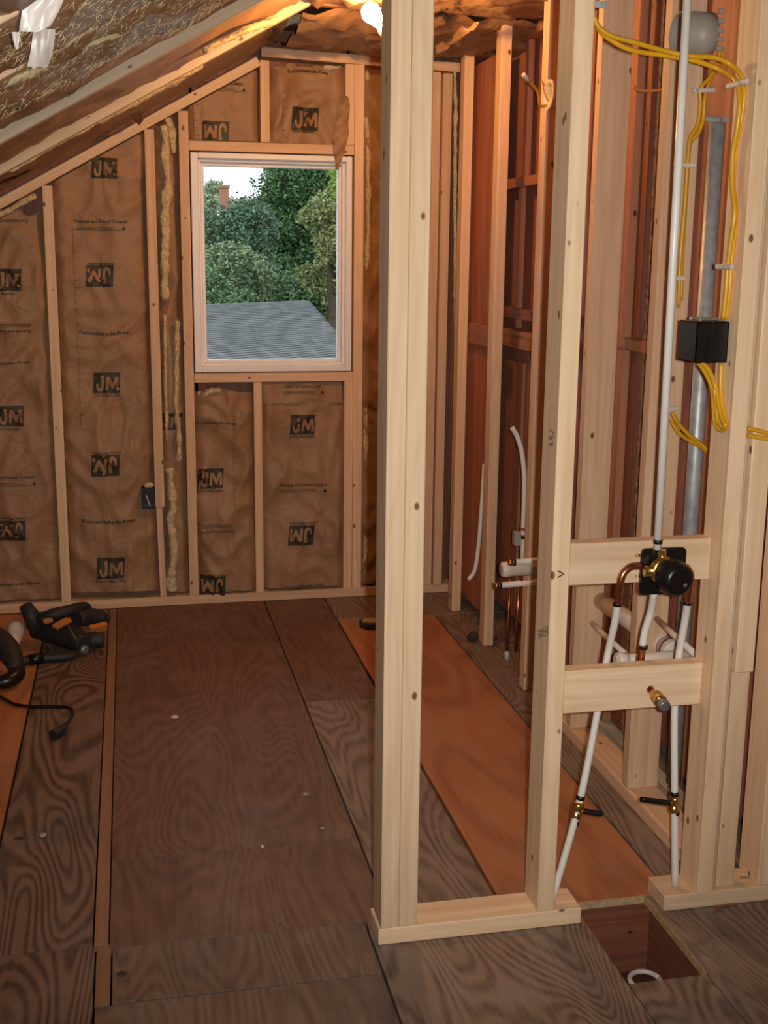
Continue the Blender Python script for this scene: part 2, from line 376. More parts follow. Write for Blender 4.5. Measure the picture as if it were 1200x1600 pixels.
# ------------------------------------------------------------------ front partition
wall_front = struct(empty('wall_front', (.7, 2.295, 0)), 'new pine stud partition around the shower plumbing')
FY = 2.25
board('bottom_plate', (.481, FY, .001), (.941, FY+D, .039), 'pine', wall_front)
board('bottom_plate', (1.144, FY+.01, .001), (1.545, FY+.01+D, .039), 'pine', wall_front)
board('stud', (.486, FY, .039), (.5255, FY+D, 2.105), 'pine', wall_front)
board('stud', (.526, FY, .039), (.566, FY+D-.003, 2.125), 'pine', wall_front)
board('stud', (.838, FY, .039), (.877, FY+D, 2.148), 'pine', wall_front)
board('stud', (1.220, FY+.004, .039), (1.257, FY+.004+D, 2.148), 'pine', wall_front)
board('stud', (1.258, FY+.03, .039), (1.277, FY+.03+.06, 2.148), 'pine_grey', wall_front)
board('stud', (1.278, FY+.026, .039), (1.322, FY+.026+.06, .56), 'pine', wall_front)
board('stud', (1.278, FY+.014, .561), (1.322, FY+.014+.07, 2.148), 'pine', wall_front)
board('stud', (1.375, FY+.012, .039), (1.414, FY+.012+D, 2.148), 'pine', wall_front)
board('stud', (1.42, FY+.012, .039), (1.46, FY+.012+D, 2.148), 'pine_grey', wall_front)
board('top_plate', (.60, FY+.002, 2.149), (1.545, FY+D, 2.187), 'pine', wall_front)
board('valve_block', (.878, 2.300, .768), (1.219, 2.338, .860), 'pine', wall_front)
spout_block = board('spout_block', (.878, 2.300, .479), (1.219, 2.338, .577), 'pine', wall_front)

# ------------------------------------------------------------------ right wall: new studs in front of old wood
TZ = 2.24
def rstud(x0, x1, y0, y1, z0, z1, mat='pine_worn'): return board('stud', (x0, y0, z0), (x1, y1, z1), mat, wall_right)
rstud(1.280, 1.318, 4.60, 4.66, .001, TZ); rstud(1.280, 1.318, 4.14, 4.20, .001, TZ); rstud(1.280, 1.318, 3.66, 3.712, .001, TZ)
rstud(1.282, 1.370, 3.225, 3.263, .04, TZ); rstud(1.283, 1.372, 2.795, 2.833, .04, TZ)
board('bottom_plate', (1.282, 2.42, .001), (1.371, 3.34, .0395), 'pine_worn', wall_right)
# old sheathing panels
boxo('plywood_panel', (1.345, 4.37, .05), (1.36, 4.855, 2.17), 'redply', wall_right)
boxo('plywood_panel', (1.455, 3.42, .05), (1.47, 4.97, 2.205), 'plumply', wall_right)
boxo('plywood_panel', (1.50, 2.42, .05), (1.515, 3.42, 2.205), 'plumply', wall_right)
# old framing against it
def oldb(name, lo, hi, mat='old'): return board(name, lo, hi, mat, wall_right)
oldb('old_top_plate', (1.40, 3.4, 2.20), (1.45, 4.86, 2.234), 'old_light')
q = onx(820, 150, 1.41); oldb('old_stud', (1.41, q.y-.03, 1.73), (1.432, q.y, 2.198), 'old_light')
q = onx(808, 380, 1.41); oldb('old_stud', (1.41, q.y-.03, 1.19), (1.43, q.y, 1.695), 'old_light')
oldb('old_block', (1.40, 3.75, 1.695), (1.45, 4.60, 1.73), 'old_light')
qa, qb = onx(815, 483, 1.40), onx(815, 500, 1.40); oldb('old_block', (1.40, 3.72, qb.z), (1.45, 4.45, qa.z), 'old')
qa, qb = onx(800, 516, 1.40), onx(800, 543, 1.40); oldb('old_block', (1.40, 3.72, qb.z), (1.44, 4.50, qa.z), 'old_light')
qa, qb = onx(731, 503, 1.330), onx(772, 545, 1.330); oldb('old_block', (1.322, qb.y, qb.z), (1.3445, 4.72, qa.z), 'old_light')
qa, qb = onx(785, 600, 1.44), onx(816, 600, 1.44); oldb('old_board', (1.44, qb.y, .1), (1.4535, qa.y, 1.06), 'old_light')
oldb('old_stud', (1.40, 3.86, .04), (1.44, 3.89, 1.06), 'pine_grey')
# old studs between the two wide new studs
oldb('old_stud', (1.405, 3.265, .04), (1.43, 3.36, 2.2), 'old_light')
oldb('old_board', (1.43, 3.13, .04), (1.46, 3.33, 2.2), 'old')
q = onx(1005, 600, 1.41); boxo('rough_lath', (1.405, q.y-.012, .06), (1.418, q.y+.012, 2.2), 'lath', wall_right, bev=.004)
oldb('old_block', (1.40, 3.06, 1.19), (1.45, 3.30, 1.225), 'old_light')
oldb('old_stud', (1.468, 2.78, .04), (1.50, 2.86, 2.2), 'old_light')
oldb('old_stud', (1.445, 2.58, .04), (1.545, 2.62, 2.2), 'old')
board('floor_debris_board', (1.40, 2.6, .001), (1.44, 3.3, .03), 'pine_grey', wall_right)

# ------------------------------------------------------------------ window
window = struct(empty('window_1', ((WX0+WX1)/2, YB+.03, WZ0)), 'white vinyl window looking out on trees and a grey roof')
def ring(name, x0, x1, z0, z1, wl, wr, wb, wt, y0, y1, mat, parent, bev=.003):
    bm = bmesh.new(); c = Vector(((x0+x1)/2, (y0+y1)/2, (z0+z1)/2))
    for lo, hi in (((x0, y0, z0), (x0+wl, y1, z1)), ((x1-wr, y0, z0), (x1, y1, z1)), ((x0+wl, y0, z0), (x1-wr, y1, z0+wb)), ((x0+wl, y0, z1-wt), (x1-wr, y1, z1))):
        box_bm(bm, Vector(lo)-c, Vector(hi)-c, bev)
    o = obj(name, bm, mat); o.location = c; setpar(o, parent); return o
ring('window_frame', WX0-.004, WX1-.004, WZ0+.002, WZ1-.004,   .029, .025, .024, .022, YB-.004, YB+.094, 'vinyl', window)
ring('window_stop', WX0+.025, WX1-.029, WZ0+.026, WZ1-.026, .010, .012, .010, .012, YB+.022, YB+.094, 'vinyl', window)
ring('window_sash', WX0+.035, WX1-.041, WZ0+.036, WZ1-.038, .014, .014, .014, .014, YB+.045, YB+.075, 'vinyl', window)
boxo('side_track', (WX1-.052, YB+.035, WZ0+.037), (WX1-.042, YB+.044, WZ1-.04), 'vinyl', window, bev=.001)
boxo('window_pane', (WX0+.045, YB+.058, WZ0+.046), (WX1-.053, YB+.062, WZ1-.050), 'glass', window, bev=0)

# ------------------------------------------------------------------ insulation
class Surf:
    """wrinkled sheet: point = o + a*ua + b*ub + n*height(a, b); n faces the room"""
    def __init__(s, o, ua, ub, n, a0, a1, b0, b1, seed, amp=1., sag=0., tuck=.022, btop=None, tucke=None):
        s.o, s.ua, s.ub, s.n = Vector(o), Vector(ua).normalized(), Vector(ub).normalized(), Vector(n).normalized()
        s.a0, s.a1, s.b0, s.b1, s.seed, s.amp, s.sag, s.tuck, s.btop = a0, a1, b0, b1, seed, amp, sag, tuck, btop
    def top(s, a): return s.btop(a) if s.btop else s.b1
    def h(s, a, b):
        q = s.seed*3.17
        wv = noise.noise((a*4+q, b*2.2, q))
        h = .010*noise.noise((a*7+q, b*3.5-q, 1.3)) + .012*wv
        r = 1-abs(noise.noise((a*8+wv*1.5+q, b*5+wv*2+q, 2.1))); h += .011*r**5
        r2 = 1-abs(noise.noise((a*5+b*6+q*2, b*3-a*4+wv, 5.))); h += .007*r2**7
        h *= s.amp*1.5
        e = min(a-s.a0, s.a1-a)/max(1e-6, .030); e = max(0., min(1., e)); h -= s.tuck*(1-e)**2
        u = (a-s.a0)/(s.a1-s.a0)*2-1; h += s.sag*(1-u*u)
        return h
    def P(s, a, b, off=0.): return s.o + s.ua*a + s.ub*b + s.n*(s.h(a, b)+off)
    hole = None            # (a0, a1, b0, b1) cut out of the paper
    def mesh(s, step=.013, thick=.04):
        na = max(4, int((s.a1-s.a0)/step)); nb = max(4, int((s.b1-s.b0)/(step*1.4)))
        vs_, fs = [], []
        for j in range(nb+1):
            for i in range(na+1):
                a = s.a0+(s.a1-s.a0)*i/na; t = s.top(a); b = s.b0+(t-s.b0)*j/nb
                vs_.append(s.P(a, b))
        for j in range(nb):
            for i in range(na):
                k = j*(na+1)+i; q4 = (k, k+1, k+na+2, k+na+1)
                if s.hole and any(s.hole[0] < (vs_[v]-s.o).dot(s.ua) < s.hole[1] and s.hole[2] < (vs_[v]-s.o).dot(s.ub) < s.hole[3] for v in q4): continue
                fs.append(q4)
        # back face so the batt has body
        n0 = len(vs_); cs = [(s.a0, s.b0), (s.a1, s.b0), (s.a1, s.top(s.a1)), (s.a0, s.top(s.a0))]
        for a, b in cs: vs_.append(s.o + s.ua*a + s.ub*b - s.n*thick)
        if not s.hole: fs.append((n0+3, n0+2, n0+1, n0))
        me = bpy.data.meshes.new('batt'); me.from_pydata(vs_, [], fs); me.update()
        for p_ in me.polygons: p_.use_smooth = True
        return me
    def ab(s, px, py):
        q = onpl(px, py, s.o, s.n) - s.o; return q.dot(s.ua), q.dot(s.ub)
_tc = {}
def text_mesh(txt, shear=0., bold=0.):
    k = (txt, shear, bold)
    if k not in _tc:
        cu = bpy.data.curves.new('t', 'FONT'); cu.body = txt; cu.align_x = 'CENTER'; cu.align_y = 'CENTER'; cu.size = 1.; cu.shear = shear; cu.offset = bold; cu.resolution_u = 2
        o = bpy.data.objects.new('t', cu); COL.objects.link(o)
        bpy.context.view_layer.update()
        me = bpy.data.meshes.new_from_object(o.evaluated_get(bpy.context.evaluated_depsgraph_get()))
        bm = bmesh.new(); bm.from_mesh(me); bmesh.ops.triangulate(bm, faces=bm.faces[:])
        vv = [v.co.copy() for v in bm.verts]; ff = [tuple(v.index for v in f.verts) for f in bm.faces]; bm.free()
        bpy.data.objects.remove(o); bpy.data.curves.remove(cu); bpy.data.meshes.remove(me)
        xs = [v.x for v in vv]; ys = [v.y for v in vv]; cx, cy = (max(xs)+min(xs))/2, (max(ys)+min(ys))/2
        _tc[k] = ([((v.x-cx)/(max(xs)-min(xs)), (v.y-cy)/(max(ys)-min(ys))) for v in vv], ff)
    return _tc[k]
def lay(S, name, pts, faces, ca, cb, rot, off, mat, parent, arch=0.):
    c, s_ = math.cos(rot), math.sin(rot); vs_ = []
    for x, y in pts:
        y2 = y + arch*x*x
        vs_.append(S.P(ca+c*x-s_*y2, cb+s_*x+c*y2, off))
    me = bpy.data.meshes.new(name); me.from_pydata(vs_, [], faces)
    return obj(name, me, mat, parent)
def words(S, batt, txt, px, py, w_, h_, rot=0., arch=0., shear=0., name='lettering'):
    if rot == 180: rot = math.pi
    a, b = S.ab(px, py); pts, ff = text_mesh(txt, shear, .022)
    return lay(S, name, [(x*w_, y*h_) for x, y in pts], ff, a, b, rot, .0046, 'ink', batt, arch)
def logo(S, batt, px, py, rot=0., sz=.084):
    sz *= 1.24
    if rot == 180: rot = math.pi
    a, b = S.ab(px, py); n = 8; w_, h_ = sz, sz*.80
    pts = [(-w_/2+w_*i/n + .06*h_*(j/n-.5), -h_/2+h_*j/n) for j in range(n+1) for i in range(n+1)]
    ff = [(j*(n+1)+i, j*(n+1)+i+1, (j+1)*(n+1)+i+1, (j+1)*(n+1)+i) for j in range(n) for i in range(n)]
    sq = lay(S, 'logo_square', pts, ff, a, b, rot, .0032, 'ink', batt)
    for ch, x, y, ww, hh in (('J', -.25*w_, -.04*h_, .32*w_, .78*h_), ('M', .20*w_, -.02*h_, .52*w_, .62*h_)):
        p_ = GLYPH[ch]; lay(S, 'logo_letter', [(x+u*ww, y+v*hh) for u, v in p_], [tuple(range(len(p_)))], a, b, rot, .0062, 'kraft', sq)
GLYPH = {'M': [(-.5, -.5), (-.30, -.5), (-.24, .08), (-.03, -.42), (.08, -.42), (.31, .10), (.28, -.5), (.5, -.5), (.47, .5), (.24, .5), (.04, -.02), (-.18, .5), (-.42, .5)],
         'J': [(.05, .5), (.5, .5), (.46, -.08), (.34, -.36), (.05, -.5), (-.32, -.44), (-.5, -.2), (-.44, .02), (-.24, .0), (-.22, -.2), (-.04, -.3), (.10, -.2), (.16, .0)]}
FORM, THERM, JOHN = 'Formaldehyde-Free', 'Thermal and Sound Control', 'Johns Manville'
def rule(S, batt, px, py, w_, rot=0.):
    if rot == 180: rot = math.pi
    a, b = S.ab(px, py); n = 14; pts, ff = [], []
    for k in range(3):
        y = (k-1)*.0055; i0 = len(pts)
        for i in range(n+1): x = -w_/2+w_*i/n*(.85 if k else 1); pts += [(x, y-.0009), (x, y+.0009)]
        ff += [(i0+2*i, i0+2*i+2, i0+2*i+3, i0+2*i+1) for i in range(n)]
    i0 = len(pts); pts += [(w_/2+.004, -.006), (w_/2+.014, -.006), (w_/2+.015, .001), (w_/2+.009, .010), (w_/2+.003, .001)]; ff.append(tuple(range(i0, i0+5)))
    lay(S, 'fine_print', pts, ff, a, b, rot, .0046, 'ink', batt)
def ticks(S, batt, a, b0, b1):
    pts, ff = [], []; b = b0; k = 0
    while b < b1:
        w_ = .022 if k % 4 == 0 else .011; i0 = len(pts); pts += [(a, b), (a+w_, b), (a+w_, b+.0013), (a, b+.0013)]; ff.append((i0, i0+1, i0+2, i0+3)); b += .028; k += 1
    i0 = len(pts); n = 40
    for i in range(n+1): bb = b0+(b1-b0)*i/n; pts += [(a-.0006, bb), (a+.0006, bb)]
    ff += [(i0+2*i, i0+2*i+1, i0+2*i+3, i0+2*i+2) for i in range(n)]
    lay(S, 'ruler_marks', pts, ff, 0, 0, 0, .0028, 'ink', batt)

BATTG = 'insulation batts in the back wall'
def wall_batt(name, label, x0, x1, z0, z1, seed, btop=None, y=YB+.030, amp=1., mat='kraft', tuck=.024, hole=None):
    S = Surf((0, y, 0), (1, 0, 0), (0, 0, 1), (0, -1, 0), x0, x1, z0, z1, seed, amp, 0., tuck, btop)
    S.hole = hole; b = obj(name, S.mesh(), mat); tag(b, label, 'insulation', BATTG); return S, b
ra = lambda x: rk(x)-.004
BT = {}
p0, p1 = ony(222, 795, YB), ony(241, 762, YB); OB = (p0.x-.001, p1.x+.02, p0.z-.001, p1.z+.001)     # outlet box cut-out
bstud(-1.118, -1.080, PB, rk(-1.118))
wall_batt('insulation_batt', 'kraft-faced batt in the low bay under the eaves beyond the tool pouch', -1.079, -.713, PB+.012, 1.4, 14, ra)
S, b = BT[0] = wall_batt('insulation_batt', 'kraft-faced insulation batt filling the bay beside the black tools', -.673, -.307, PB+.012, 1.6, 1, lambda a: min(1.60+.02*math.sin(a*40), ra(a)-.03))
words(S, b, FORM, 12, 345, .15, .017, 180, -.6); logo(S, b, 12, 437); words(S, b, JOHN, 4, 459, .095, .013); words(S, b, THERM, 10, 518, .19, .012, 180); rule(S, b, 18, 508, .15, 180)
words(S, b, FORM, 5, 568, .20, .017, 0, .6); logo(S, b, 16, 650); words(S, b, JOHN, 12, 671, .095, .013); words(S, b, THERM, 12, 745, .21, .012); rule(S, b, 18, 756, .16)
logo(S, b, 20, 828, 180); words(S, b, JOHN, 20, 808, .10, .013, 180); words(S, b, FORM, 20, 913, .22, .017, 0, .5)
S, b = wall_batt('insulation_batt', 'tall wrinkled kraft-faced batt between the pair of full studs, around the black outlet box', -.267, .083, PB+.03, 2.0, 2, ra, hole=OB)
logo(S, b, 163, 263, 0, .078); words(S, b, JOHN, 166, 277, .09, .012); words(S, b, THERM, 157, 346, .20, .014); rule(S, b, 155, 357, .17)
logo(S, b, 156, 431, 180); words(S, b, JOHN, 158, 412, .10, .013, 180); words(S, b, FORM, 163, 522, .19, .019, 0, .9)
logo(S, b, 167, 598); words(S, b, JOHN, 167, 618, .10, .013); 
ticks(S, b, -.20, .75, 1.55)
# overlapping second sheet of paper with a torn edge
S2 = Surf((0, YB+.0265, 0), (1, 0, 0), (0, 0, 1), (0, -1, 0), -.262, .07, PB+.032, .70, 2, 1., 0., .024, lambda a: .705+.008*math.sin(a*17))
S2.hole = OB; lower = obj('paper_overlap', S2.mesh(thick=.001), 'kraft', b)
logo(S2, lower, 165, 726, 180, .09); words(S2, lower, JOHN, 168, 706, .11, .013, 180)
words(S2, lower, FORM, 171, 815, .21, .019, 0, .7); logo(S2, lower, 173, 886, 0, .09); words(S2, lower, JOHN, 172, 906, .12, .013)
S, b = wall_batt('insulation_batt', 'small kraft-faced batt above the window, against the roof slope', .255, .533, WZ1+.045, 2.17, 3, ra, amp=.8)
words(S, b, THERM, 345, 130, .17, .014); rule(S, b, 343, 140, .17); logo(S, b, 337, 207, 180); words(S, b, JOHN, 336, 194, .11, .012, 180); ticks(S, b, .275, WZ1+.06, 2.05)
S, b = BT[1] = wall_batt('insulation_batt', 'crumpled kraft-faced batt above the window with a flap hanging over its frame',   .571, .870, WZ1+.0405, 2.18, 4, lambda a: 2.165+.012*math.sin(a*60), y=YB+.012, amp=1.3)
words(S, b, FORM, 480, 112, .16, .019, 0, -1.4); logo(S, b, 477, 186, 0, .088); words(S, b, JOHN, 474, 206, .09, .012); ticks(S, b, .62, WZ1+.06, 2.08)
fp = [ony(541, 150, YB-.004), ony(535, 190, YB-.012), ony(531, 225, YB-.018), ony(527, 265, YB-.012)]
bm = bmesh.new(); rows = []
for i, (q, ww) in enumerate(zip(smooth_path(fp, 5), [.012, .016, .02, .022, .024, .026, .028, .03, .03, .028, .026, .024, .02, .014, .008, .004])):
    rows.append([bm.verts.new(q+Vector((ww*s_, .010*math.sin(i*1.1+s_*2)-.004*(1-s_*s_), 0))) for s_ in (-1, -.4, .3, 1)])
for r0, r1 in zip(rows, rows[1:]):
    for k in range(3): f = bm.faces.new((r0[k], r0[k+1], r1[k+1], r1[k])); f.smooth = True
obj('paper_flap', bm, 'kraft', b)
S, b = BT[2] = wall_batt('insulation_batt', 'creased kraft-faced batt below the window, beside the narrow torn bay', .255, .493, PB+.012, WZ0-.045, 5, lambda a: WZ0-.06-.03*abs(math.sin(a*9)), amp=1.5)
words(S, b, FORM, 336, 660, .17, .018, 0, -.8); logo(S, b, 329, 747); words(S, b, JOHN, 328, 766, .11, .013); words(S, b, THERM, 338, 829, .15, .012, 180); rule(S, b, 334, 820, .15, 180)
logo(S, b, 332, 913, 180); words(S, b, JOHN, 333, 897, .12, .013, 180); ticks(S, b, .41, .4, .8)
S, b = wall_batt('insulation_batt', 'smooth kraft-faced batt below the window, next to the doubled king stud', .529, .870, PB+.012, WZ0-.045, 6, lambda a: WZ0-.05)
logo(S, b, 472, 663); words(S, b, JOHN, 470, 682, .11, .013); words(S, b, THERM, 473, 756, .20, .014); rule(S, b, 470, 766, .18)
logo(S, b, 470, 835, 180, .088); words(S, b, JOHN, 474, 816, .12, .013, 180); words(S, b, FORM, 472, 914, .19, .017, 0, .5)
S3 = Surf((0, YB+.022, 0), (1, 0, 0), (0, 0, 1), (0, -1, 0), .534, .865, .835, WZ0-.05, 6.4, .7, 0, .01, None)
S3.b0 = .845
ov = obj('paper_overlap', S3.mesh(thick=.001), 'kraft', b); words(S3, ov, THERM, 472, 603, .15, .012); rule(S3, ov, 470, 613, .16)
S, b = BT[3] = wall_batt('insulation_batt', 'reddish kraft-faced batt in the bay hidden by the doubled front stud', .949, 1.059, PB+.012, 2.17, 7, lambda a: 2.15, amp=1.6)
S, b = wall_batt('insulation_batt', 'narrow kraft-faced batt in the far bathroom corner of the back wall', 1.099, 1.227, PB+.012, 2.15, 8, lambda a: 2.15, y=YB+.0535, amp=.35)

def fluffy(name, label, pts, wid, dep, seed, mat='fluff', cat='insulation', parent=None, flat=(0, -1, 0), rag=.5):
    """ragged strand of glass wool along pts, bristling with loose fibres"""
    P_ = smooth_path(pts, 18); bm = bmesh.new(); rings = []; seg = 14; n = Vector(flat); rn = random.Random(int(seed)); ln = 0.
    for i, q in enumerate(P_):
        t = (P_[min(i+1, len(P_)-1)]-P_[max(i-1, 0)]).normalized(); x = t.cross(n).normalized(); rr = []
        if i: ln += (q-P_[i-1]).length
        f_ = 1+rag*(noise.noise((seed, ln*9, 0))+.6*noise.noise((seed+3, ln*30, 0)))
        if i in (0, len(P_)-1): f_ *= .4
        for k in range(seg):
            an = 2*math.pi*k/seg; g = 1+.45*noise.noise((math.cos(an)*1.5+seed, math.sin(an)*1.5, ln*22))+.25*noise.noise((math.cos(an)*4+seed, math.sin(an)*4, ln*70))
            v = q + x*(math.cos(an)*wid*f_*g + wid*.5*noise.noise((seed+9, ln*8, 1))) + n*math.sin(an)*dep*.75*f_*g
            rr.append(bm.verts.new(v))
            if rn.random() < .5:
                d = (v-q).normalized()*.6 + Vector((rn.gauss(0, .6), rn.gauss(0, .6), rn.gauss(0, .6))); l = rn.uniform(.004, .014); c = d.cross(t); c = c.normalized()*.0007 if c.length > 1e-4 else x*.0007
                bm.faces.new((bm.verts.new(v+c), bm.verts.new(v-c), bm.verts.new(v+d*l)))
        rings.append(rr)
    for a, b_ in zip(rings, rings[1:]):
        for k in range(seg): f = bm.faces.new((a[k], a[(k+1) % seg], b_[(k+1) % seg], b_[k])); f.smooth = True
    bm.faces.new(rings[0][::-1]); bm.faces.new(rings[-1])
    o = obj(name, bm, mat, parent)
    if parent is not None: o['label'] = label
    elif label: tag(o, label, cat, 'loose glass wool in the wall bays')
    return o
W = lambda l, Y: [ony(x, y, Y) for x, y in l]
# narrow torn bay left of the window
S, b = BT[4] = wall_batt('insulation_batt', 'narrow torn batt with brown paper showing through in the slim bay left of the window', .123, .214, PB+.01, 1.93, 9, lambda a: 1.93, y=YB+.05, amp=.9)
logo(S, b, 268, 658, 0, .07)
fluffy('glass_wool', 'long pale yellow glass wool strip spilling beside the stud high in the slim bay', W([(256, 195), (259, 250), (262, 300), (258, 350), (258, 420), (258, 470)], YB+.02), .016, .020, 1, parent=BT[4][1])
fluffy('glass_wool', 'yellow glass wool tuft along the king stud below window height in the slim bay', W([(276, 500), (276, 560), (276, 620), (278, 670), (281, 705), (279, 720)], YB+.014), .0105, .020, 2, parent=BT[4][1])
fluffy('glass_wool', 'thin yellow glass wool edge beside the stud mid-height in the slim bay', W([(257, 490), (258, 540), (259, 600), (260, 660), (261, 690)], YB+.02), .0065, .015, 3, parent=BT[4][1])
fluffy('glass_wool', 'wavy pale glass wool bulge at the bottom of the slim bay above the plate', W([(266, 730), (268, 760), (271, 790), (266, 815), (270, 850), (272, 880), (268, 905), (269, 924)], YB+.010), .0165, .022, 4, parent=BT[4][1])
fluffy('glass_wool', 'loose glass wool shreds at the top of the slim bay under the roof slope', W([(262, 184), (267, 198), (270, 215), (271, 240)], YB+.035), .012, .02, 5, 'fluff', parent=BT[4][1])
fluffy('glass_wool', 'yellow glass wool heap exposed above the batt beside the black tools', [Vector((x, YB+.02, rk(x)-.018)) for x in (-.56, -.48, -.40, -.33)], .012, .016, 6, parent=BT[0][1])
fluffy('glass_wool', 'small yellow glass wool tuft poking out under the window sill board', W([(309, 614), (318, 616), (330, 611), (345, 610)], YB+.02), .009, .015, 7, parent=BT[2][1])
fluffy('glass_wool', 'pale glass wool edge running down behind the king stud right of the window', W([(573, 110), (574, 220), (576, 330), (573, 430), (576, 540), (572, 650), (572, 760), (570, 900)], YB+.03), .010, .02, 8, parent=BT[3][1])
fluffy('glass_wool', 'pale glass wool strip hanging in the far corner beside the first furring stud', W([(711, 108), (712, 170), (711, 240), (711, 330), (712, 440), (712, 550), (711, 650), (709, 760), (707, 860), (708, 912)], YB+.02), .008, .014, 9)
fluffy('glass_wool', 'short glass wool tuft under the top plate above the crumpled batt', W([(505, 106), (520, 105), (533, 106)], YB+.02), .010, .012, 10, 'fluff', parent=BT[1][1])

# ------------------------------------------------------------------ roof slope and flat ceiling
ns = Vector((SL, 0, -1)).normalized(); us = Vector((1, 0, SL)).normalized()
JY = [4.05, 3.36, 2.95, 2.50, 2.05, 1.6]
for k, y in enumerate(JY):
    q0, q1 = Vector((-1.58, y+.019, zs(-1.58)+.07)), Vector((XK, y+.019, zs(XK)+.07))
    plank('rafter', q0, q1, .14, .038, 'pine_grey' if k < 3 else 'pine_worn', ceiling, up=(0, 1, 0))
    board('ceiling_joist', (XK-.05, y, ZC), (1.545, y+.038, ZC+.14), 'old_light', ceiling)
edges = [4.88] + JY
SO = Vector((0, 0, S0))
def slope_batt(y0, y1, label, seed, mat='kraft_roof', lift=.012, sag=.03):
    l0, l1 = -1.58/us.x, (XK-.02)/us.x
    S = Surf(SO - ns*lift, us, (0, 1, 0), ns, l0, l1, y0+.004, y1-.004, seed, .35 if mat == 'kraft_roof' else .8, 0., .0)
    S.h = (lambda old, S: (lambda a, b: old(a, b) + sag*(1-((b-S.b0)/(S.b1-S.b0)*2-1)**2)))(S.h, S)
    b = obj('roof_batt', S.mesh(.02, .05), mat); tag(b, label, 'insulation', 'insulation batts in the roof slope'); return S, b
SBL = ['brown paper-faced roof batt nearest the window wall', 'brown paper-faced roof batt in the wide second bay from the window wall', 'narrow brown paper-faced roof batt in the third bay from the window wall',
       'shiny plastic-covered roof batt with bristly fibres beside the hanging plastic', 'shiny plastic-covered roof batt in the bay overhead', 'plastic-covered roof batt in the bay nearest the room door']
for k in range(6):
    S, b = slope_batt(edges[k+1]+.038, edges[k], SBL[k], 20+k, 'kraft_roof' if k < 3 else 'kraft_poly', .022 if k < 3 else .012, [.006, .006, .006, .03, .03, .03][k])
    if k == 0: logo(S, b, 245, 106, -.3, .10); logo(S, b, 22, 272, -.2, .10)
    if k == 1: logo(S, b, 192, 86, -.3, .10); words(S, b, 'JM', 155, 150, .06, .03, .4)
    if k == 2: words(S, b, 'JM', 113, 136, .06, .03, .4)
    if k == 3: logo(S, b, 10, 148, -.3, .09)
    if k in (3, 4):
        rn = random.Random(k); bm = bmesh.new()
        for _ in range(2600):
            a_, b_ = rn.uniform(-.45, .45), rn.uniform(S.b0, S.b1); p_ = S.P(a_, b_, .001); d = Vector((rn.gauss(0, .25)-.5, rn.gauss(0, .25)-.2, -.35+rn.gauss(0, .2))); l = rn.uniform(.02, .055); c = Vector((.0008, .0004, 0))
            bm.faces.new((bm.verts.new(p_+c), bm.verts.new(p_-c), bm.verts.new(p_+d*l*.6)))
        o = obj('loose_fibres', bm, 'fluff', b); o['kind'] = 'stuff'
fl_ = [('yellow glass wool edge along the rafter closest to the window wall', [(0, 262), (70, 222), (140, 186), (215, 146), (300, 100)], 4.10, .007),
       ('thick torn glass wool strip between the last rafter and the rake plate', [(150, 186), (200, 160), (250, 134), (280, 114), (320, 98)], 4.5, .024),
       ('ragged glass wool strip curling up toward the flat ceiling near the window wall', [(318, 80), (350, 64), (385, 47), (430, 32)], 4.5, .020),
       ('bristly yellow glass wool fringe under the shiny plastic-covered batt', [(0, 134), (40, 114), (90, 94), (150, 62), (220, 32), (270, 4)], 2.90, .008)]
for i, (lb, l, y, wd) in enumerate(fl_):
    o = fluffy('glass_wool', None, [(lambda v: Vector((v.x, 4.112, zs(v.x)-.002)) if i == 0 else Vector((v.x, 4.180, zs(v.x)-.002)) if i == 1 and v.y < 4.180 else v)(onpl(px, py, SO + ns*.006, ns)) for px, py in l], wd, .012, 30+i, 'fluff', flat=ns); tag(o, lb, 'insulation', 'loose glass wool on the roof slope')
def ceil_batt(y0, y1, label, seed, sag, z=ZC+.01):
    S = Surf((0, 0, z), (1, 0, 0), (0, 1, 0), (0, 0, -1), XK+.0, 1.54, y0+.004, y1-.004, seed, 1.2, 0., 0.)
    S.h = (lambda old, S: (lambda a, b: old(a, b) + sag*(1-((b-S.b0)/(S.b1-S.b0)*2-1)**2)))(S.h, S)
    b = obj('ceiling_batt', S.mesh(.02, .05), 'kraft_roof'); tag(b, label, 'insulation', 'insulation batts in the flat ceiling'); return S, b
CBL = ['sagging brown paper-faced ceiling batt along the window wall', 'brown paper-faced ceiling batt around the bare bulb', 'narrow brown paper-faced ceiling batt over the bathroom', 'brown paper-faced ceiling batt above the shower partition', 'brown paper-faced ceiling batt overhead in front of the partition', 'brown paper-faced ceiling batt overhead nearest the room door']
for k in range(6):
    S, b = ceil_batt(edges[k+1]+.038, edges[k], CBL[k], 40+k, .035 if k == 0 else .012)
    if k == 0: words(S, b, 'JM', 690, 15, .10, .06, .5)
o = fluffy('glass_wool', None, W([(425, 36), (460, 30), (500, 32), (540, 36), (575, 36)], 4.40), .018, .02, 50, 'fluff'); tag(o, 'yellow glass wool edge showing across the flat ceiling beside the bare bulb', 'insulation', 'loose glass wool on the flat ceiling')
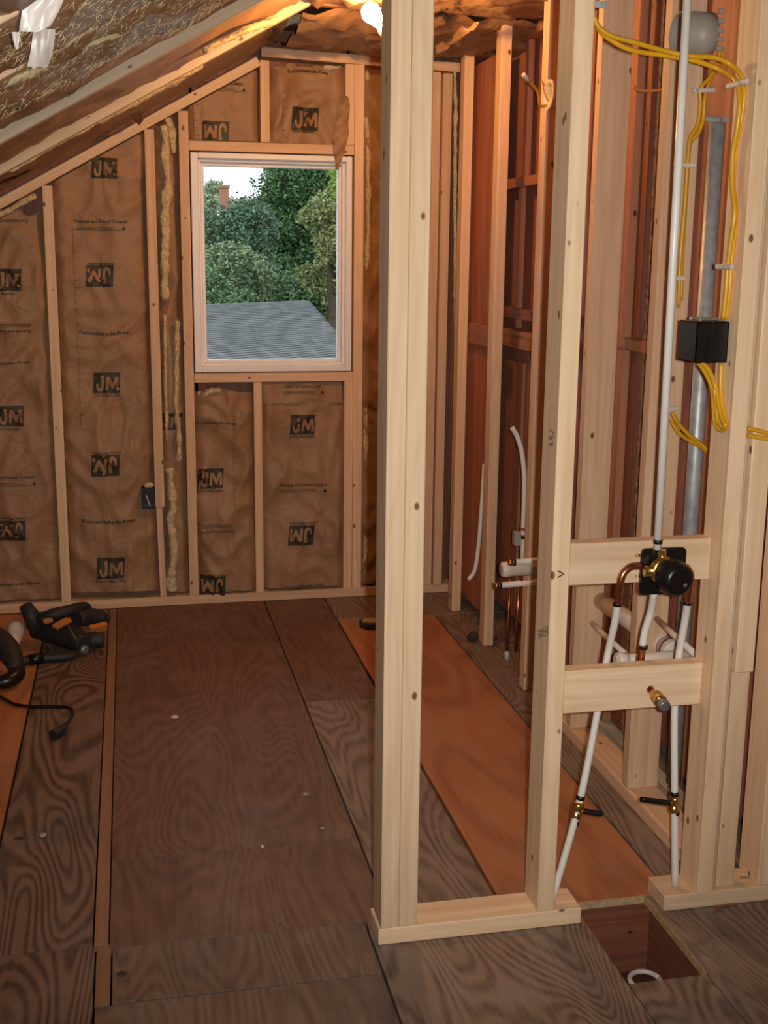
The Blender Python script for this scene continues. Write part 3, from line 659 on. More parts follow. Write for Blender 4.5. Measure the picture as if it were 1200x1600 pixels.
# paper flaps
def flap(label, pts, wid, mat='kraft', seed=0, ax=None, taper=True, parent=None, name='paper_flap', cat='paper'):
    P_ = smooth_path(pts, 5); bm = bmesh.new(); rows = []; n = len(P_)
    for i, q in enumerate(P_):
        t = (P_[min(i+1, n-1)]-P_[max(i-1, 0)]).normalized(); x = ax or t.cross(Vector((0, -1, 0))).normalized()
        ww = wid*(1-.6*i/n if taper else 1)
        rows.append([bm.verts.new(q+x*ww*s_+Vector((0, -.008*(1-s_*s_)+.004*noise.noise((seed, i, s_)), 0))) for s_ in (-1, -.5, 0, .5, 1)])
    for r0, r1 in zip(rows, rows[1:]):
        for k in range(4): f = bm.faces.new((r0[k], r0[k+1], r1[k+1], r1[k])); f.smooth = True
    bmesh.ops.solidify(bm, geom=bm.faces[:], thickness=.0008)
    o = obj(name, bm, mat); tag(o, label, cat); return o
flap('torn kraft paper tongue hanging over the rake plate', [ony(200, 150, 4.42), ony(206, 165, 4.52), ony(214, 180, 4.66), ony(221, 192, 4.78)], .030, seed=1)
flap('loose kraft paper strap hanging at the corner of slope and flat ceiling', [ony(445, 15, 4.13), ony(442, 30, 4.2), ony(437, 45, 4.3), ony(428, 58, 4.42), ony(418, 66, 4.5)], .022, seed=2)
flap('small dangling paper scrap under the roof slope', W([(318, 58), (320, 66), (321, 75)], 4.0), .008, 'kraft_roof', seed=3)
flap('long curling paper strip drooping from the ceiling over the corner studs', [ony(745, 40, 3.95), ony(728, 45, 4.05), ony(712, 58, 4.25), ony(697, 70, 4.4), ony(680, 78, 4.5)], .016, 'pine_worn', seed=4, taper=False)

# clear poly hanging at the near end of the slope
def sheetpoly(label, rows_px, Y, seed):
    bm = bmesh.new(); rows = []
    for j, (xl, xr, y) in enumerate(rows_px):
        rows.append([bm.verts.new(ony(xl+(xr-xl)*k/6, y + (6*noise.noise((seed, k*1.3, j)) if j == len(rows_px)-1 else 0), Y) + Vector((0, .012*noise.noise((k*.9, j*.7, seed)), 0))) for k in range(7)])
    for r0, r1 in zip(rows, rows[1:]):
        for k in range(6): f = bm.faces.new((r0[k], r0[k+1], r1[k+1], r1[k])); f.smooth = True
    o = obj('plastic_sheet', bm, 'poly'); tag(o, label, 'plastic'); o['group'] = 'torn plastic scraps on the roof slope'
sheetpoly('tattered translucent plastic sheet hanging down from the roof slope', [(52, 86, 45), (50, 85, 65), (47, 82, 85), (42, 75, 105)], 2.18, 1)
sheetpoly('flat white plastic strip stapled across the roof slope', [(60, 100, -2), (35, 92, 18), (30, 80, 42), (30, 60, 50)], 1.88, 2)
sheetpoly('short frayed plastic scrap beside the hanging sheet', [(18, 32, 50), (20, 30, 62), (24, 28, 76)], 2.0, 3)

# ------------------------------------------------------------------ bare bulb
bp = ony(580, 20, 3.7)
ax = (ony(604, 52, 3.7)-bp).normalized()
M['lit'] = bulbmat(BULB_W)
bl = thing('work_light', 'glowing bare bulb in a socket hanging under the ceiling behind the front stud', 'lamp', bp)
lathe('bulb_glass', [(-.030, .002), (-.028, .012), (-.02, .022), (-.006, .029), (.010, .028), (.026, .020), (.042, .014), (.05, .0135)], M['lit'], bp, ax, bl, 20)
lathe('lamp_socket', [(.051, .016), (.058, .019), (.10, .021), (.105, .014)], 'porcelain', bp, ax, bl, 18)
tube('lamp_cord', [bp+ax*.105, bp+ax*.14+Vector((.02, 0, .01)), bp+ax*.12+Vector((.06, 0, .06)), bp+ax*.10+Vector((.07, 0, .13))], .004, 'blackdull', bl, 8)

# ------------------------------------------------------------------ shower plumbing in the front partition
PX = .0082
def ringat(parent, px, py, Y, d, r=PX*1.22, l=.009, mat='black', name='crimp_ring'):
    q = ony(px, py, Y); d = Vector(d).normalized(); return lathe(name, [(-l/2, r), (l/2, r)], mat, q, d, parent, 14)
riser = thing('water_pipe', 'long white plastic riser pipe climbing from the shower valve', 'pipe', ony(1027, 850, 2.282))
r0, r1 = ony(1027, 858, 2.282), Vector((1.079, 2.29, 2.148))
tube('pipe', [r0, r1], .0085, 'pex', riser, 14, smooth=False)
ringat(riser, 1028, 846, 2.282, (0, 0, 1))
valve = thing('shower_valve', 'black and brass shower mixing valve on its square plate', 'valve', ony(1037, 893, 2.29))
vc = ony(1037, 893, 2.286)
bm = bmesh.new(); box_bm(bm, (-.051, -.004, -.051), (.051, .004, .051)); bmesh.ops.bevel(bm, geom=[e for e in bm.edges if abs(e.verts[0].co.y-e.verts[1].co.y) > .005], offset=.010, segments=4, profile=.5, affect='EDGES')
o = obj('mounting_plate', bm, 'black'); o.location = vc + Vector((0, .006, 0)); setpar(o, valve)
tube('valve_body', [vc+Vector((-.05, -.010, .006)), vc+Vector((-.02, -.012, .006)), vc+Vector((.05, -.010, .006))], .012, 'brass', valve, 14, smooth=False)
tube('outlet_neck', [vc+Vector((-.008, -.010, .006)), vc+Vector((-.011, -.008, .050))], .009, 'brass', valve, 14, smooth=False)
lathe('brass_collar', [(0, .030), (.010, .032), (.018, .026)], 'brass', vc+Vector((-.008, -.004, .006)), (0.1, -1, 0), valve, 22)
cup = lathe('guard_cup', [(0, .036), (.006, .040), (.018, .0385), (.040, .034), (.044, .026)], 'black', vc+Vector((.006, -.016, -.004)), (.16, -1, -.07), valve, 28, 'black plastic guard cup')
lathe('cup_button', [(0, .005), (.002, .004)], 'grey_hard', vc+Vector((.006, -.016, -.004))+Vector((.16, -1, -.07)).normalized()*.044+Vector((.009, 0, -.008)), (.16, -1, -.07), valve, 10)
tube('copper_elbow', [ony(1000, 884, 2.278), ony(985, 886, 2.276), ony(973, 898, 2.274), ony(968, 918, 2.276), ony(966, 944, 2.285)], .0085, 'copper', valve, 14)
tube('copper_elbow', [ony(1066, 886, 2.285), ony(1075, 890, 2.286), ony(1079, 902, 2.288), ony(1077, 922, 2.292), ony(1075, 940, 2.298)], .0085, 'copper', valve, 14)
for (x, y) in ((997, 868), (997, 885), (997, 900)): lathe('plate_screw', [(-.004, .003), (.004, .003)], 'brass', ony(x, y, 2.28), (1, 0, 0), valve, 8)
lp = thing('water_pipe', 'white plastic supply pipe angling down to the short left floor plate', 'pipe', onz(862, 1408, .04))
q0 = onz(862, 1408, .041)
tube('pipe', [ony(966, 940, 2.284), ony(960, 975, 2.31), ony(948, 1030, 2.352), ony(934, 1110, 2.352), ony(905, 1255, 2.322), q0], PX, 'pex', lp, 14)
ringat(lp, 965, 944, 2.286, (.05, 0, 1)); ringat(lp, 907, 1246, 2.324, (.2, 0, 1)); ringat(lp, 898, 1285, 2.318, (.2, 0, 1))
rp = thing('water_pipe', 'white plastic supply pipe dropping to the right floor plate', 'pipe', onz(1055, 1385, .04))
tube('pipe', [ony(1075, 938, 2.298), ony(1070, 970, 2.325), ony(1060, 1030, 2.352), ony(1054, 1110, 2.352), ony(1054, 1250, 2.325), onz(1055, 1384, .041)], PX, 'pex', rp, 14)
ringat(rp, 1074, 942, 2.301, (.05, 0, 1)); ringat(rp, 1054, 1240, 2.326, (0, 0, 1)); ringat(rp, 1055, 1270, 2.322, (0, 0, 1))
mp_ = thing('water_pipe', 'short white and copper tub spout pipe between the two blocks', 'pipe', ony(1003, 1035, 2.35))
tube('pipe', [ony(1022, 925, 2.300), ony(1017, 955, 2.332), ony(1008, 985, 2.346), ony(1004, 1008, 2.35)], PX, 'pex', mp_, 14)
tube('copper_stub', [ony(1004, 1008, 2.350), ony(1001, 1040, 2.352), ony(1003, 1075, 2.355)], .0082, 'copper', mp_, 14)
ringat(mp_, 1005, 1011, 2.35, (.1, 0, 1))
cut = lathe('cutter', [(-.09, .0115), (.09, .0115)], 'pine', ony(1017, 1078, 2.302), ony(1036, 1100, 2.235)-ony(1017, 1078, 2.302), None, 20)
md = spout_block.modifiers.new('bore', 'BOOLEAN'); md.object = cut; md.operation = 'DIFFERENCE'; md.solver = 'EXACT'
bpy.context.view_layer.update()
me_ = bpy.data.meshes.new_from_object(spout_block.evaluated_get(bpy.context.evaluated_depsgraph_get())); spout_block.modifiers.clear(); spout_block.data = me_; bpy.data.objects.remove(cut)
sp = thing('tub_spout_stub', 'brass tub spout fitting poking through the lower block', 'fitting', ony(1022, 1082, 2.30))
a_, b_ = ony(1017, 1078, 2.302), ony(1036, 1100, 2.235); d_ = (b_-a_).normalized()
lathe('copper_stub', [(0, .0075), (.03, .0075)], 'copper', a_, d_, sp, 14)
lathe('brass_adapter', [(.022, .010), (.026, .0135), (.036, .0145), (.040, .012), (.044, .0145), (.056, .0145), (.060, .012)], 'brass', a_, d_, sp, 18)
lathe('threaded_end', [(.060, .0115), (.066, .0125), (.078, .0125), (.080, .009)], 'grey_hard', a_, d_, sp, 18)
def stopvalve(px, py, Y, up, lever_px, lever_Y, label):
    q = ony(px, py, Y); up = Vector(up).normalized(); v = thing('shutoff_valve', label, 'valve', q)
    lathe('valve_body', [(-.022, .0095), (-.016, .0125), (-.006, .0125), (-.004, .010), (.004, .010), (.006, .0125), (.014, .0125), (.020, .0095)], 'brass', q, up, v, 16)
    e = ony(*lever_px, lever_Y)
    lathe('valve_stem', [(0, .006), (.020, .006)], 'brass', q, (e-q).normalized(), v, 12)
    d = (e-q).normalized()
    tube('lever_handle', [q+d*.014, q+d*.022, q+d*.05, e], .0065, 'black', v, 10)
    return v
stopvalve(902, 1266, 2.321, (.2, 0, 1), (941, 1272), 2.31, 'brass shutoff valve with a black lever on the angled left supply pipe')
stopvalve(1054, 1256, 2.324, (0, 0, 1), (1002, 1249), 2.31, 'brass shutoff valve with a black lever on the right supply pipe')

# drain and supply pipes in the right wall
dr = thing('drain_pipe', 'big pale drain pipe running along the right wall behind the shower blocks', 'pipe', (1.36, 3.2, .44))
tube('pipe', [Vector((1.362, 3.30, .442)), Vector((1.362, 2.70, .448))], .026, 'pvc', dr, 18, smooth=False)
lathe('coupling', [(0, .029), (.002, .031), (.05, .031), (.052, .029)], 'pvc', (1.362, 2.725, .447), (0, 1, 0), dr, 18); lathe('primer_ring', [(0, .0318), (.008, .0318)], 'primer', (1.362, 2.748, .447), (0, 1, 0), dr, 18)
st = thing('drain_stub', 'capped white drain stub sticking out between the furring studs', 'pipe', ony(835, 890, 3.55))
a_, b_ = ony(783, 890, 3.55), ony(860, 889, 3.55)
lathe('pipe', [(0, .020), (.004, .024), (.012, .0255), (.028, .0255), (.030, .0235), (.30, .0235)], 'pvc', a_, (1, 0, 0), st, 20)
lathe('pipe_cap', [(-.001, .014), (.001, .014)], 'greybox', a_, (1, 0, 0), st, 14)
for (p0, z_, lb) in (((775, 915), 0, 'white supply stub with a dark capped end below the drain stub'), ((797, 879), 1, 'white supply stub with a dark capped end above the drain stub')):
    a_ = ony(*p0, 3.52 if z_ == 0 else 3.50); t = thing('supply_stub', lb, 'pipe', a_)
    lathe('pipe', [(0, .0095), (.22, .0095)], 'pex', a_, (1, 0, .03), t, 14)
    lathe('end_cap', [(-.006, .008), (-.004, .011), (.008, .011)], 'copper', a_, (1, 0, .03), t, 14); lathe('crimp_ring', [(.009, .012), (.017, .012)], 'black', a_, (1, 0, .03), t, 14)
for (pa, pb, lb) in (((912, 962), (992, 1036), 'thin white supply pipe running along the right wall below the big drain pipe'), ((1026, 967), (1090, 1026), 'thin white supply pipe slanting toward the room past the drain coupling')):
    t = thing('water_pipe', lb, 'pipe', onx(*pb, 1.335)); tube('pipe', [onx(*pa, 1.335), onx(*pb, 1.335)], .0085, 'pex', t, 12, smooth=False)
hd = thing('drain_pipe', 'white drain pipe with coupling crossing behind the supply pipes above the lower block', 'pipe', ony(1020, 1026, 2.672))
tube('pipe', [ony(961, 1033, 2.672), ony(1090, 1021, 2.672)], .014, 'pvc', hd, 16, smooth=False); ringat(hd, 972, 1031, 2.672, (1, 0, 0), .019, .03, 'pvc', 'coupling')
# flexible tubing between the furring studs
tube_lab = (('white flexible water tube curving up beside the capped drain stub', [(800, 668), (808, 682), (815, 705), (819, 740), (819, 780), (818, 812), (817, 838)], 3.80),
            ('white flexible water tube drooping behind the second furring stud', [(757, 725), (755, 760), (752, 800), (748, 850), (742, 890), (732, 906)], 4.35))
for lb, l, Y in tube_lab:
    t = thing('flexible_tube', lb, 'pipe', ony(*l[-1], Y)); tube('tube', W(l, Y), .0085, 'pex', t, 12)
    if Y < 4: ringat(t, 817, 826, Y, (0, 0, 1), .011, .01, 'primer'); ringat(t, 817, 838, Y, (0, 0, 1), .011, .012, 'black')
t = thing('supply_manifold', 'dark narrow copper supply pipes rising from the floor behind the drain stub', 'pipe', onz(792, 1032, 0))
tube('pipe', [onz(792, 1020, .0), ony(797, 905, onz(792, 1020, 0).y)], .007, 'copper', t, 10, smooth=False)
tube('pipe', [onz(806, 1018, .0)+Vector((0, .0, 0)), ony(811, 905, onz(806, 1018, 0).y)], .007, 'copper', t, 10, smooth=False)
lathe('valve_body', [(0, .008), (.01, .012), (.03, .012), (.035, .008)], 'steel', onz(792, 1032, .0), (0, 0, 1), t, 12)
tube('pipe', [ony(817, 842, 3.80), ony(816, 885, 3.80)], .008, 'pex', t, 10, smooth=False)
boxo('tee_block', ony(800, 850, 3.82), ony(815, 832, 3.79)+Vector((0, 0, 0)), 'greybox', t)

# galvanised conduit
t = thing('conduit', 'grey galvanised steel conduit standing beside the wide new stud', 'conduit', (1.425, 2.80, .04))
tube('conduit_tube', [Vector((1.425, 2.81, .04)), Vector((1.425, 2.81, 1.785))], .020, 'steel', t, 20, smooth=False)
boxo('conduit_strap', (1.375, 2.7905, 1.775), (1.447, 2.7945, 1.787), 'steel', t)

# ------------------------------------------------------------------ electrics
box = thing('switch_box', 'black plastic two-gang switch box nailed to the shower stud', 'electrical box', ony(1120, 568, 2.30))
xa, xb = ony(1088, 530, 2.292).x, 1.2195; za, zb = ony(1120, 567, 2.292).z, ony(1120, 503, 2.292).z
bm = bmesh.new(); c = Vector(((xa+xb)/2, 2.332, (za+zb)/2)); hx, hz = (xb-xa)/2, (zb-za)/2
for lo, hi in (((-hx, -.04, -hz), (hx, -.037, hz)), ((-hx, -.04, -hz), (-hx+.003, .04, hz)), ((hx-.003, -.04, -hz), (hx, .04, hz)), ((-hx, -.04, -hz), (hx, .04, -hz+.003)), ((-hx, -.04, hz-.003), (hx, .04, hz)), ((-.0015, -.0415, -hz), (.0015, -.037, hz))):
    box_bm(bm, lo, hi, .0006)
o = obj('box_shell', bm, 'black'); o.location = c; setpar(o, box)
for s_ in (-.5, .45): lathe('knockout_ring', [(0, .016), (.001, .016)], 'black', c+Vector((hx*s_, -.0405, 0)), (0, -1, 0), box, 20)
for s_ in (-.4, .35): lathe('nail', [(-.03, .0018), (.03, .0018), (.031, .004), (.033, .004)], 'steel', c+Vector((.01, s_*.06, hz+.004)), (-1, 0, .0), box, 8)
gb = thing('ceiling_box', 'round grey plastic light box mounted on the wide stud near the riser top', 'electrical box', (1.30, 2.745, 1.85))
gz = ony(1110, 55, 2.74).z
lathe('box_shell', [(.080, .0005), (.080, .045), (.0, .045), (0, .049), (.035, .049), (.036, .051), (.082, .050), (.084, .046)], 'greybox', (1.275, 2.744, gz), (1, 0, 0), gb, 28)
for k in range(5): boxo('mounting_lug', (1.352, 2.692, gz-.042+k*.02), (1.366, 2.699, gz-.03+k*.02), 'greybox', gb)
rb = thing('round_box', 'small round metal box holding a capped wire on the third furring stud', 'electrical box', onx(857, 152, 1.27))
q = onx(853, 150, 1.268); q.y = min(q.y, 3.6135)
lathe('box_shell', [(.034, .0005), (.034, .039), (0, .040), (0, .046), (.012, .046), (.014, .042), (.037, .041)], 'clamp', q, (1, 0, 0), rb, 24)
q2 = ony(824, 124, q.y-.10)
tube('wire', [q+Vector((-.003, 0, -.03)), q+Vector((-.03, -.02, -.032)), (q+q2)/2+Vector((-.0, 0, -.012)), q2], .0045, 'cable', rb, 8)
d = (q2-((q+q2)/2+Vector((0, 0, -.012)))).normalized(); tube('wire_cap', [q2-d*.012, q2+d*.028], .0065, 'clamp', rb, 10, smooth=False)
tube('wire_loop', [q+Vector((-.004, .02, .03)), q+Vector((-.02, .0, .038)), q+Vector((-.02, -.02, .01)), q+Vector((-.004, -.02, -.02))], .003, 'cable', rb, 8)
ob = thing('outlet_box', 'small black outlet box with pale wires beside the shortened stud', 'electrical box', ony(232, 796, YB))
p0, p1 = ony(222, 795, YB), ony(241, 762, YB)
bm = bmesh.new(); c = (p0+p1)/2+Vector((0, .02, 0)); hx, hz = (p1.x-p0.x)/2, (p1.z-p0.z)/2
for lo, hi in (((-hx, .02, -hz), (hx, .023, hz)), ((-hx, -.03, -hz), (-hx+.003, .023, hz)), ((hx-.003, -.03, -hz), (hx, .023, hz)), ((-hx, -.03, -hz), (hx, .023, -hz+.003)), ((-hx, -.03, hz-.003), (hx, .023, hz))): box_bm(bm, lo, hi)
o = obj('box_shell', bm, 'black'); o.location = c; setpar(o, ob)
tube('wire', [c+Vector((-.012, .018, .0)), c+Vector((-.008, -.02, .012)), c+Vector((0, -.026, -.01)), c+Vector((.006, -.02, -.035))], .0022, 'pex', ob, 6)
lathe('torn_wool', [(0, .006), (.012, .012), (.03, .012), (.04, .005)], 'fluff', ony(225, 759, YB+.005), (1, 0, .1), ob, 10)

XS = 1.2165           # left face of the shower stud
def side(px, py, dx=0.): return onx(px, py, XS-dx)
CR = .0052
def loop(l, Y, X): return [(lambda p: p if p.x < X else onx(x, y, X))(ony(x, y, Y)) for x, y in l]
def cable(label, pts): t = tube('cable', pts, CR, 'cable', None, 9); tag(t, label, 'cable', 'yellow electrical cables'); return t
R = lambda l, Y: [ony(x, y, Y) for x, y in l]
cable('upper yellow cable sagging from the middle stud over to the shower stud clamp', R([(928, 25), (935, 42), (955, 56), (990, 66), (1040, 80)], 2.345) + R([(1080, 88), (1115, 90), (1140, 100)], 2.335) + [side(1158, 118, .003), side(1161, 135, .003), side(1163, 150, .003), side(1158, 190, .003), side(1149, 235, .003), side(1146, 290, .003), side(1150, 330, .003), side(1146, 380, .003), side(1142, 417, .003), side(1140, 450, .003), side(1134, 498, .003)])
cable('lower yellow cable sagging from the middle stud over to the shower stud clamp', R([(927, 20), (931, 38), (948, 58), (985, 78), (1040, 87)], 2.363) + loop([(1085, 95), (1120, 107), (1143, 120)], 2.353, 1.2) + [side(1152, 130, .0170), side(1156, 160, .0170), side(1152, 200, .0170), side(1145, 240, .0170), side(1144, 290, .0170), side(1148, 330, .0170), side(1142, 380, .0170), side(1137, 417, .0170), side(1135, 450, .0170), side(1130, 498, .0170)])
EY = 2.785
cable('yellow cable dropping from the grey round box down the wide stud', R([(1126, 74), (1128, 90), (1120, 108), (1108, 130), (1101, 155), (1099, 185), (1091, 208), (1078, 225), (1075, 260), (1071, 320), (1066, 400), (1064, 470)], EY))
cable('second yellow cable beside it under the white clamp on the wide stud', R([(1124, 72), (1123, 95), (1110, 120), (1095, 138), (1094, 165), (1090, 195), (1078, 218), (1074, 262), (1070, 322), (1063, 402), (1060, 480)], EY-.012))
cable('yellow cable bowing from the wide stud into the shower stud, upper strand', R([(1050, 645), (1060, 662), (1075, 678), (1090, 690), (1108, 705)], 2.72))
cable('yellow cable bowing from the wide stud into the shower stud, lower strand', R([(1048, 655), (1057, 672), (1070, 684), (1088, 694), (1107, 706)], 2.735))
cable('yellow cable looping below the black switch box, outer strand', loop([(1092, 567), (1102, 582), (1112, 605), (1115, 635), (1117, 660), (1126, 672), (1135, 668), (1134, 655), (1128, 630), (1126, 600), (1127, 568)], 2.318, 1.2140))
cable('yellow cable looping below the black switch box, inner strand', loop([(1096, 566), (1108, 580), (1118, 605), (1123, 635), (1130, 658), (1134, 664), (1128, 668), (1121, 655), (1119, 630), (1116, 606)], 2.300, 1.2020))
cable('upper yellow cable leaving the right side of the shower stud', R([(1168, 670), (1180, 672), (1195, 676), (1215, 682)], 2.2585))
cable('lower yellow cable leaving the right side of the shower stud', R([(1168, 680), (1182, 683), (1198, 686), (1215, 690)], 2.2585))
t = tube('wire_end', R([(989, 136), (1000, 141), (1015, 142), (1036, 140)], 2.95), .004, 'orange', None, 8); tag(t, 'short orange wire end poking out left of the wide stud', 'cable')
def clampo(label, p, u, l):
    u = Vector(u).normalized(); t = thing('cable_clamp', label, 'clamp', p, 'white cable clamps')
    o = plank('clamp_bar', Vector(p)-u*l/2, Vector(p)+u*l/2, .011, .008, 'clamp', t, up=(1, 0, 0) if abs(u.y) > .5 else (0, 1, 0))
    n = Vector((-1, 0, 0)) if abs(u.y) > .5 else Vector((0, -1, 0))
    lathe('clamp_nail', [(0, .003), (.005, .003)], 'steel', Vector(p)+u*l*.15*(-1 if abs(u.y) > .5 else -2.2)+n*.003, n, t, 8)
clampo('white plastic cable clamp near the top of the shower stud', side(1152, 131, .020), (0, 1, 0), .085)
clampo('white plastic cable clamp on the shower stud above the black switch box', side(1132, 417, .024), (0, 1, 0), .07)
clampo('white plastic cable clamp high on the wide stud under the grey round box', ony(1100, 141, EY-.014), (1, 0, .05), .058)
clampo('white plastic cable clamp on the wide stud below the steel conduit top', ony(1070, 258, EY-.016), (1, 0, .03), .06)
clampo('white plastic cable clamp on the wide stud across from the first black box nail', ony(1055, 435, EY-.016), (1, 0, .03), .06)
clampo('white plastic cable clamp on the wide stud above the bowed cables', ony(1044, 640, EY-.016), (1, 0, .15), .06)
t = thing('nail_plate', 'small metal nail plate at the top of the middle stud', 'plate', ony(940, 8, 2.36)); boxo('plate', ony(928, 12, 2.36), ony(948, 2, 2.364), 'steel', t)

# ------------------------------------------------------------------ things on the floor
def blob(name, pts, radii, mat, parent, seg=14, squash=1.):
    P_ = smooth_path(pts, 5); n = len(P_); k = len(radii)
    rr = []
    for i in range(n):
        u = i/(n-1)*(k-1); j = min(int(u), k-2); rr.append(radii[j]+(radii[j+1]-radii[j])*(u-j))
    return tube(name, P_, 0, mat, parent, seg, smooth=False, radii=rr)
G = lambda x, y, z=0.: onz(x, y, z)
td = thing('power_tool', 'black power tool with orange trim lying on the floor against the wall plate', 'tool', G(100, 1015))
blob('motor_body', [G(52, 985, .05), G(80, 985, .058), G(110, 995, .056), G(132, 1006, .05)], [.03, .046, .05, .045, .03], 'blackdull', td)
blob('rear_handle', [G(40, 946, .16), G(48, 960, .13), G(55, 975, .09), G(60, 985, .05)], [.022, .030, .034, .03], 'blackdull', td)
blob('top_handle', [G(62, 966, .12), G(85, 960, .135), G(110, 954, .14), G(132, 950, .13), G(140, 960, .10)], [.018, .024, .022, .024, .016], 'blackdull', td)
blob('nose_guard', [G(120, 968, .11), G(145, 963, .10), G(160, 965, .09), G(172, 968, .08)], [.03, .032, .026, .008], 'blackdull', td)
blob('gear_head', [G(128, 1000, .04), G(145, 1000, .042), G(162, 1000, .04)], [.022, .032, .028], 'blackdull', td)
plank('orange_band', G(86, 980, .112), G(108, 968, .118), .028, .012, 'orange', td, up=(0, -.5, 1)); plank('orange_band', G(140, 984, .075), G(166, 978, .075), .022, .03, 'orange', td, up=(0, -.5, 1))
plank('orange_band', G(68, 972, .118), G(82, 968, .122), .02, .012, 'orange', td, up=(0, -.5, 1))
lathe('chuck', [(0, .012), (.012, .018), (.03, .018), (.036, .010)], 'grey_hard', G(126, 1012, .03), (.5, -.8, -.1), td, 14)
tube('cable_guard', [G(105, 975, .10), G(112, 988, .10), G(118, 998, .09)], .004, 'grey_hard', td, 8)
hs = thing('dust_hose', 'black dust hose lying along the floor in front of the power tool', 'hose', G(80, 1025)); blob('hose', [G(30, 1034, .018), G(60, 1029, .018), G(92, 1027, .018), G(118, 1024, .018)], [.016, .017, .017, .014], 'blackdull', hs)
lathe('hose_cuff', [(0, .020), (.05, .020)], 'black', G(45, 1031, .020), G(60, 1029, .02)-G(45, 1031, .02), hs, 14)
bg_ = thing('tool_bag', 'black tool pouch with rounded handle at the edge of the orange plywood', 'bag', G(10, 1060)); blob('pouch', [G(-40, 1010, .10), G(-12, 1000, .11), G(8, 1012, .10), G(20, 1030, .075), G(24, 1048, .05)], [.045, .05, .045, .035, .02], 'blackdull', bg_)
blob('pouch_handle', [G(24, 1035, .055), G(26, 1052, .04), G(14, 1063, .03), G(-8, 1068, .025)], [.026, .030, .026, .02], 'black', bg_)
cb = thing('clear_nozzle', 'clear plastic dust nozzle between the tool pouch and power tool', 'nozzle', G(33, 1005)); bm = bmesh.new()
o = blob('nozzle', [G(26, 980, .08), G(23, 997, .055), G(20, 1014, .03)], [.032, .030, .022, .014], 'poly', cb)
cp_ = thing('extension_lead', 'black power cord with plug lying across the worn plywood', 'cord', G(95, 1145)); tube('cord', [G(-20, 1078, .006), G(0, 1088, .006), G(22, 1100, .006), G(50, 1104, .006), G(85, 1104, .006), G(108, 1106, .006), G(114, 1114, .006), G(108, 1126, .007), G(102, 1134, .009)], .0055, 'black', cp_, 9)
blob('plug', [G(102, 1133, .010), G(98, 1140, .014), G(88, 1146, .0175), G(82, 1149, .0175)], [.008, .012, .016, .016], 'blackdull', cp_)
rl = thing('tape_roll', 'small pale-topped tape roll sitting on the end of the orange plywood strip', 'tape', G(578, 978, .004)); q = G(580, 978, .004)
lathe('roll_body', [(0, .046), (.002, .048), (.020, .048), (.022, .044)], 'blackdull', q, (0, 0, 1), rl, 24); lathe('roll_top', [(.0221, .036), (.024, .035)], 'ply_edge', q, (0, 0, 1), rl, 20)
t = tag(lathe('plastic_disc', [(0, .012), (.003, .012), (.004, .009)], 'clamp', G(273, 1121, .002), (0, 0, 1), None, 16), 'small pale plastic disc on the brown plywood sheet', 'disc')
bm = bmesh.new(); 
def washer(px, py, r, label):
    q = G(px, py, .0035); o = tube('washer', [q+Vector((r*math.cos(a*math.pi/8), r*math.sin(a*math.pi/8), 0)) for a in range(17)], r*.35, 'steel', None, 6, smooth=False); tag(o, label, 'washer')
washer(478, 1241, .006, 'tiny bright steel washer on the brown plywood sheet'); washer(504, 1294, .004, 'tiny steel washer near the foot of the doubled front stud')
t = tag(lathe('screw', [(0, .004), (.003, .004), (.006, .002)], 'clamp', G(410, 1324, .001), (0, 0, 1), None, 8), 'tiny pale screw head on the plywood seam', 'screw')
t = tag(lathe('bolt_head', [(0, .010), (.004, .010), (.006, .007)], 'steel', G(67, 1306, .001), (0, 0, 1), None, 6), 'grey steel bolt head set in the worn plywood', 'bolt')
t = thing('wool_scrap', 'small dark scrap lump on the floor by the second furring stud', 'debris', G(738, 996)); blob('scrap', [G(734, 998, .017), G(740, 994, .021), G(745, 997, .012)], [.014, .02, .01], 'ink', t)
# inside the floor opening
hb = thing('pipe_offcut', 'white pipe end lying in the dark floor opening', 'pipe', G(1020, 1438, -.18)); tube('pipe', [G(1005, 1434, -.17), G(1013, 1443, -.175), G(1025, 1445, -.175), G(1032, 1440, -.17)], .011, 'pvc', hb, 10)
hb = thing('pipe_collar', 'pale round pipe collar at the near edge of the floor opening', 'pipe', G(1012, 1525, -.15)); q = G(1008, 1532, -.15)
tube('collar', [q+Vector((.035*math.cos(a*math.pi/10), .035*math.sin(a*math.pi/10), 0)) for a in range(21)], .006, 'pvc', hb, 8, smooth=False)
boxo('grey_offcut', (.96, 2.03, -.199), (1.12, 2.11, -.19), 'shingle', floor)
t = tube('wood_splinter', [G(1116, 1425, .003), G(1124, 1418, .004), G(1135, 1414, .004), G(1150, 1413, .003)], .003, 'old', None, 6); tag(t, 'thin curved wood splinter on the floor in front of the right plate', 'debris')

# pencil marks and mill stamps printed on the lumber
def stamp(txt, p, u, v, w_, h_, name='mill_stamp'):
    pts, ff = text_mesh(txt, 0, 0); u, v, p = Vector(u), Vector(v), Vector(p)
    me = bpy.data.meshes.new(name); me.from_pydata([p+u*x*w_+v*y*h_ for x, y in pts], [], ff)
    o = obj(name, me, 'ink'); setpar(o, wall_front); return o
stamp('S-P-F', onx(862, 685, .8374), (0, 0, -1), (0, 1, 0), .035, .03); stamp('KD-HT', onx(848, 985, .8374), (0, 1, -.5), (0, .3, 1), .06, .010); stamp('KD-HT', onx(848, 992, .8374), (0, 1, -.5), (0, .3, 1), .06, .010)
stamp('>', ony(876, 897, FY-.0006), (1, 0, 0), (0, 0, 1), .014, .018, 'pencil_mark')
q = onz(1170, 1371, .0396); stamp('PRIME', (q.x, q.y, .0398), (1, -.1, 0), (0, 1, 0), .04, .012)

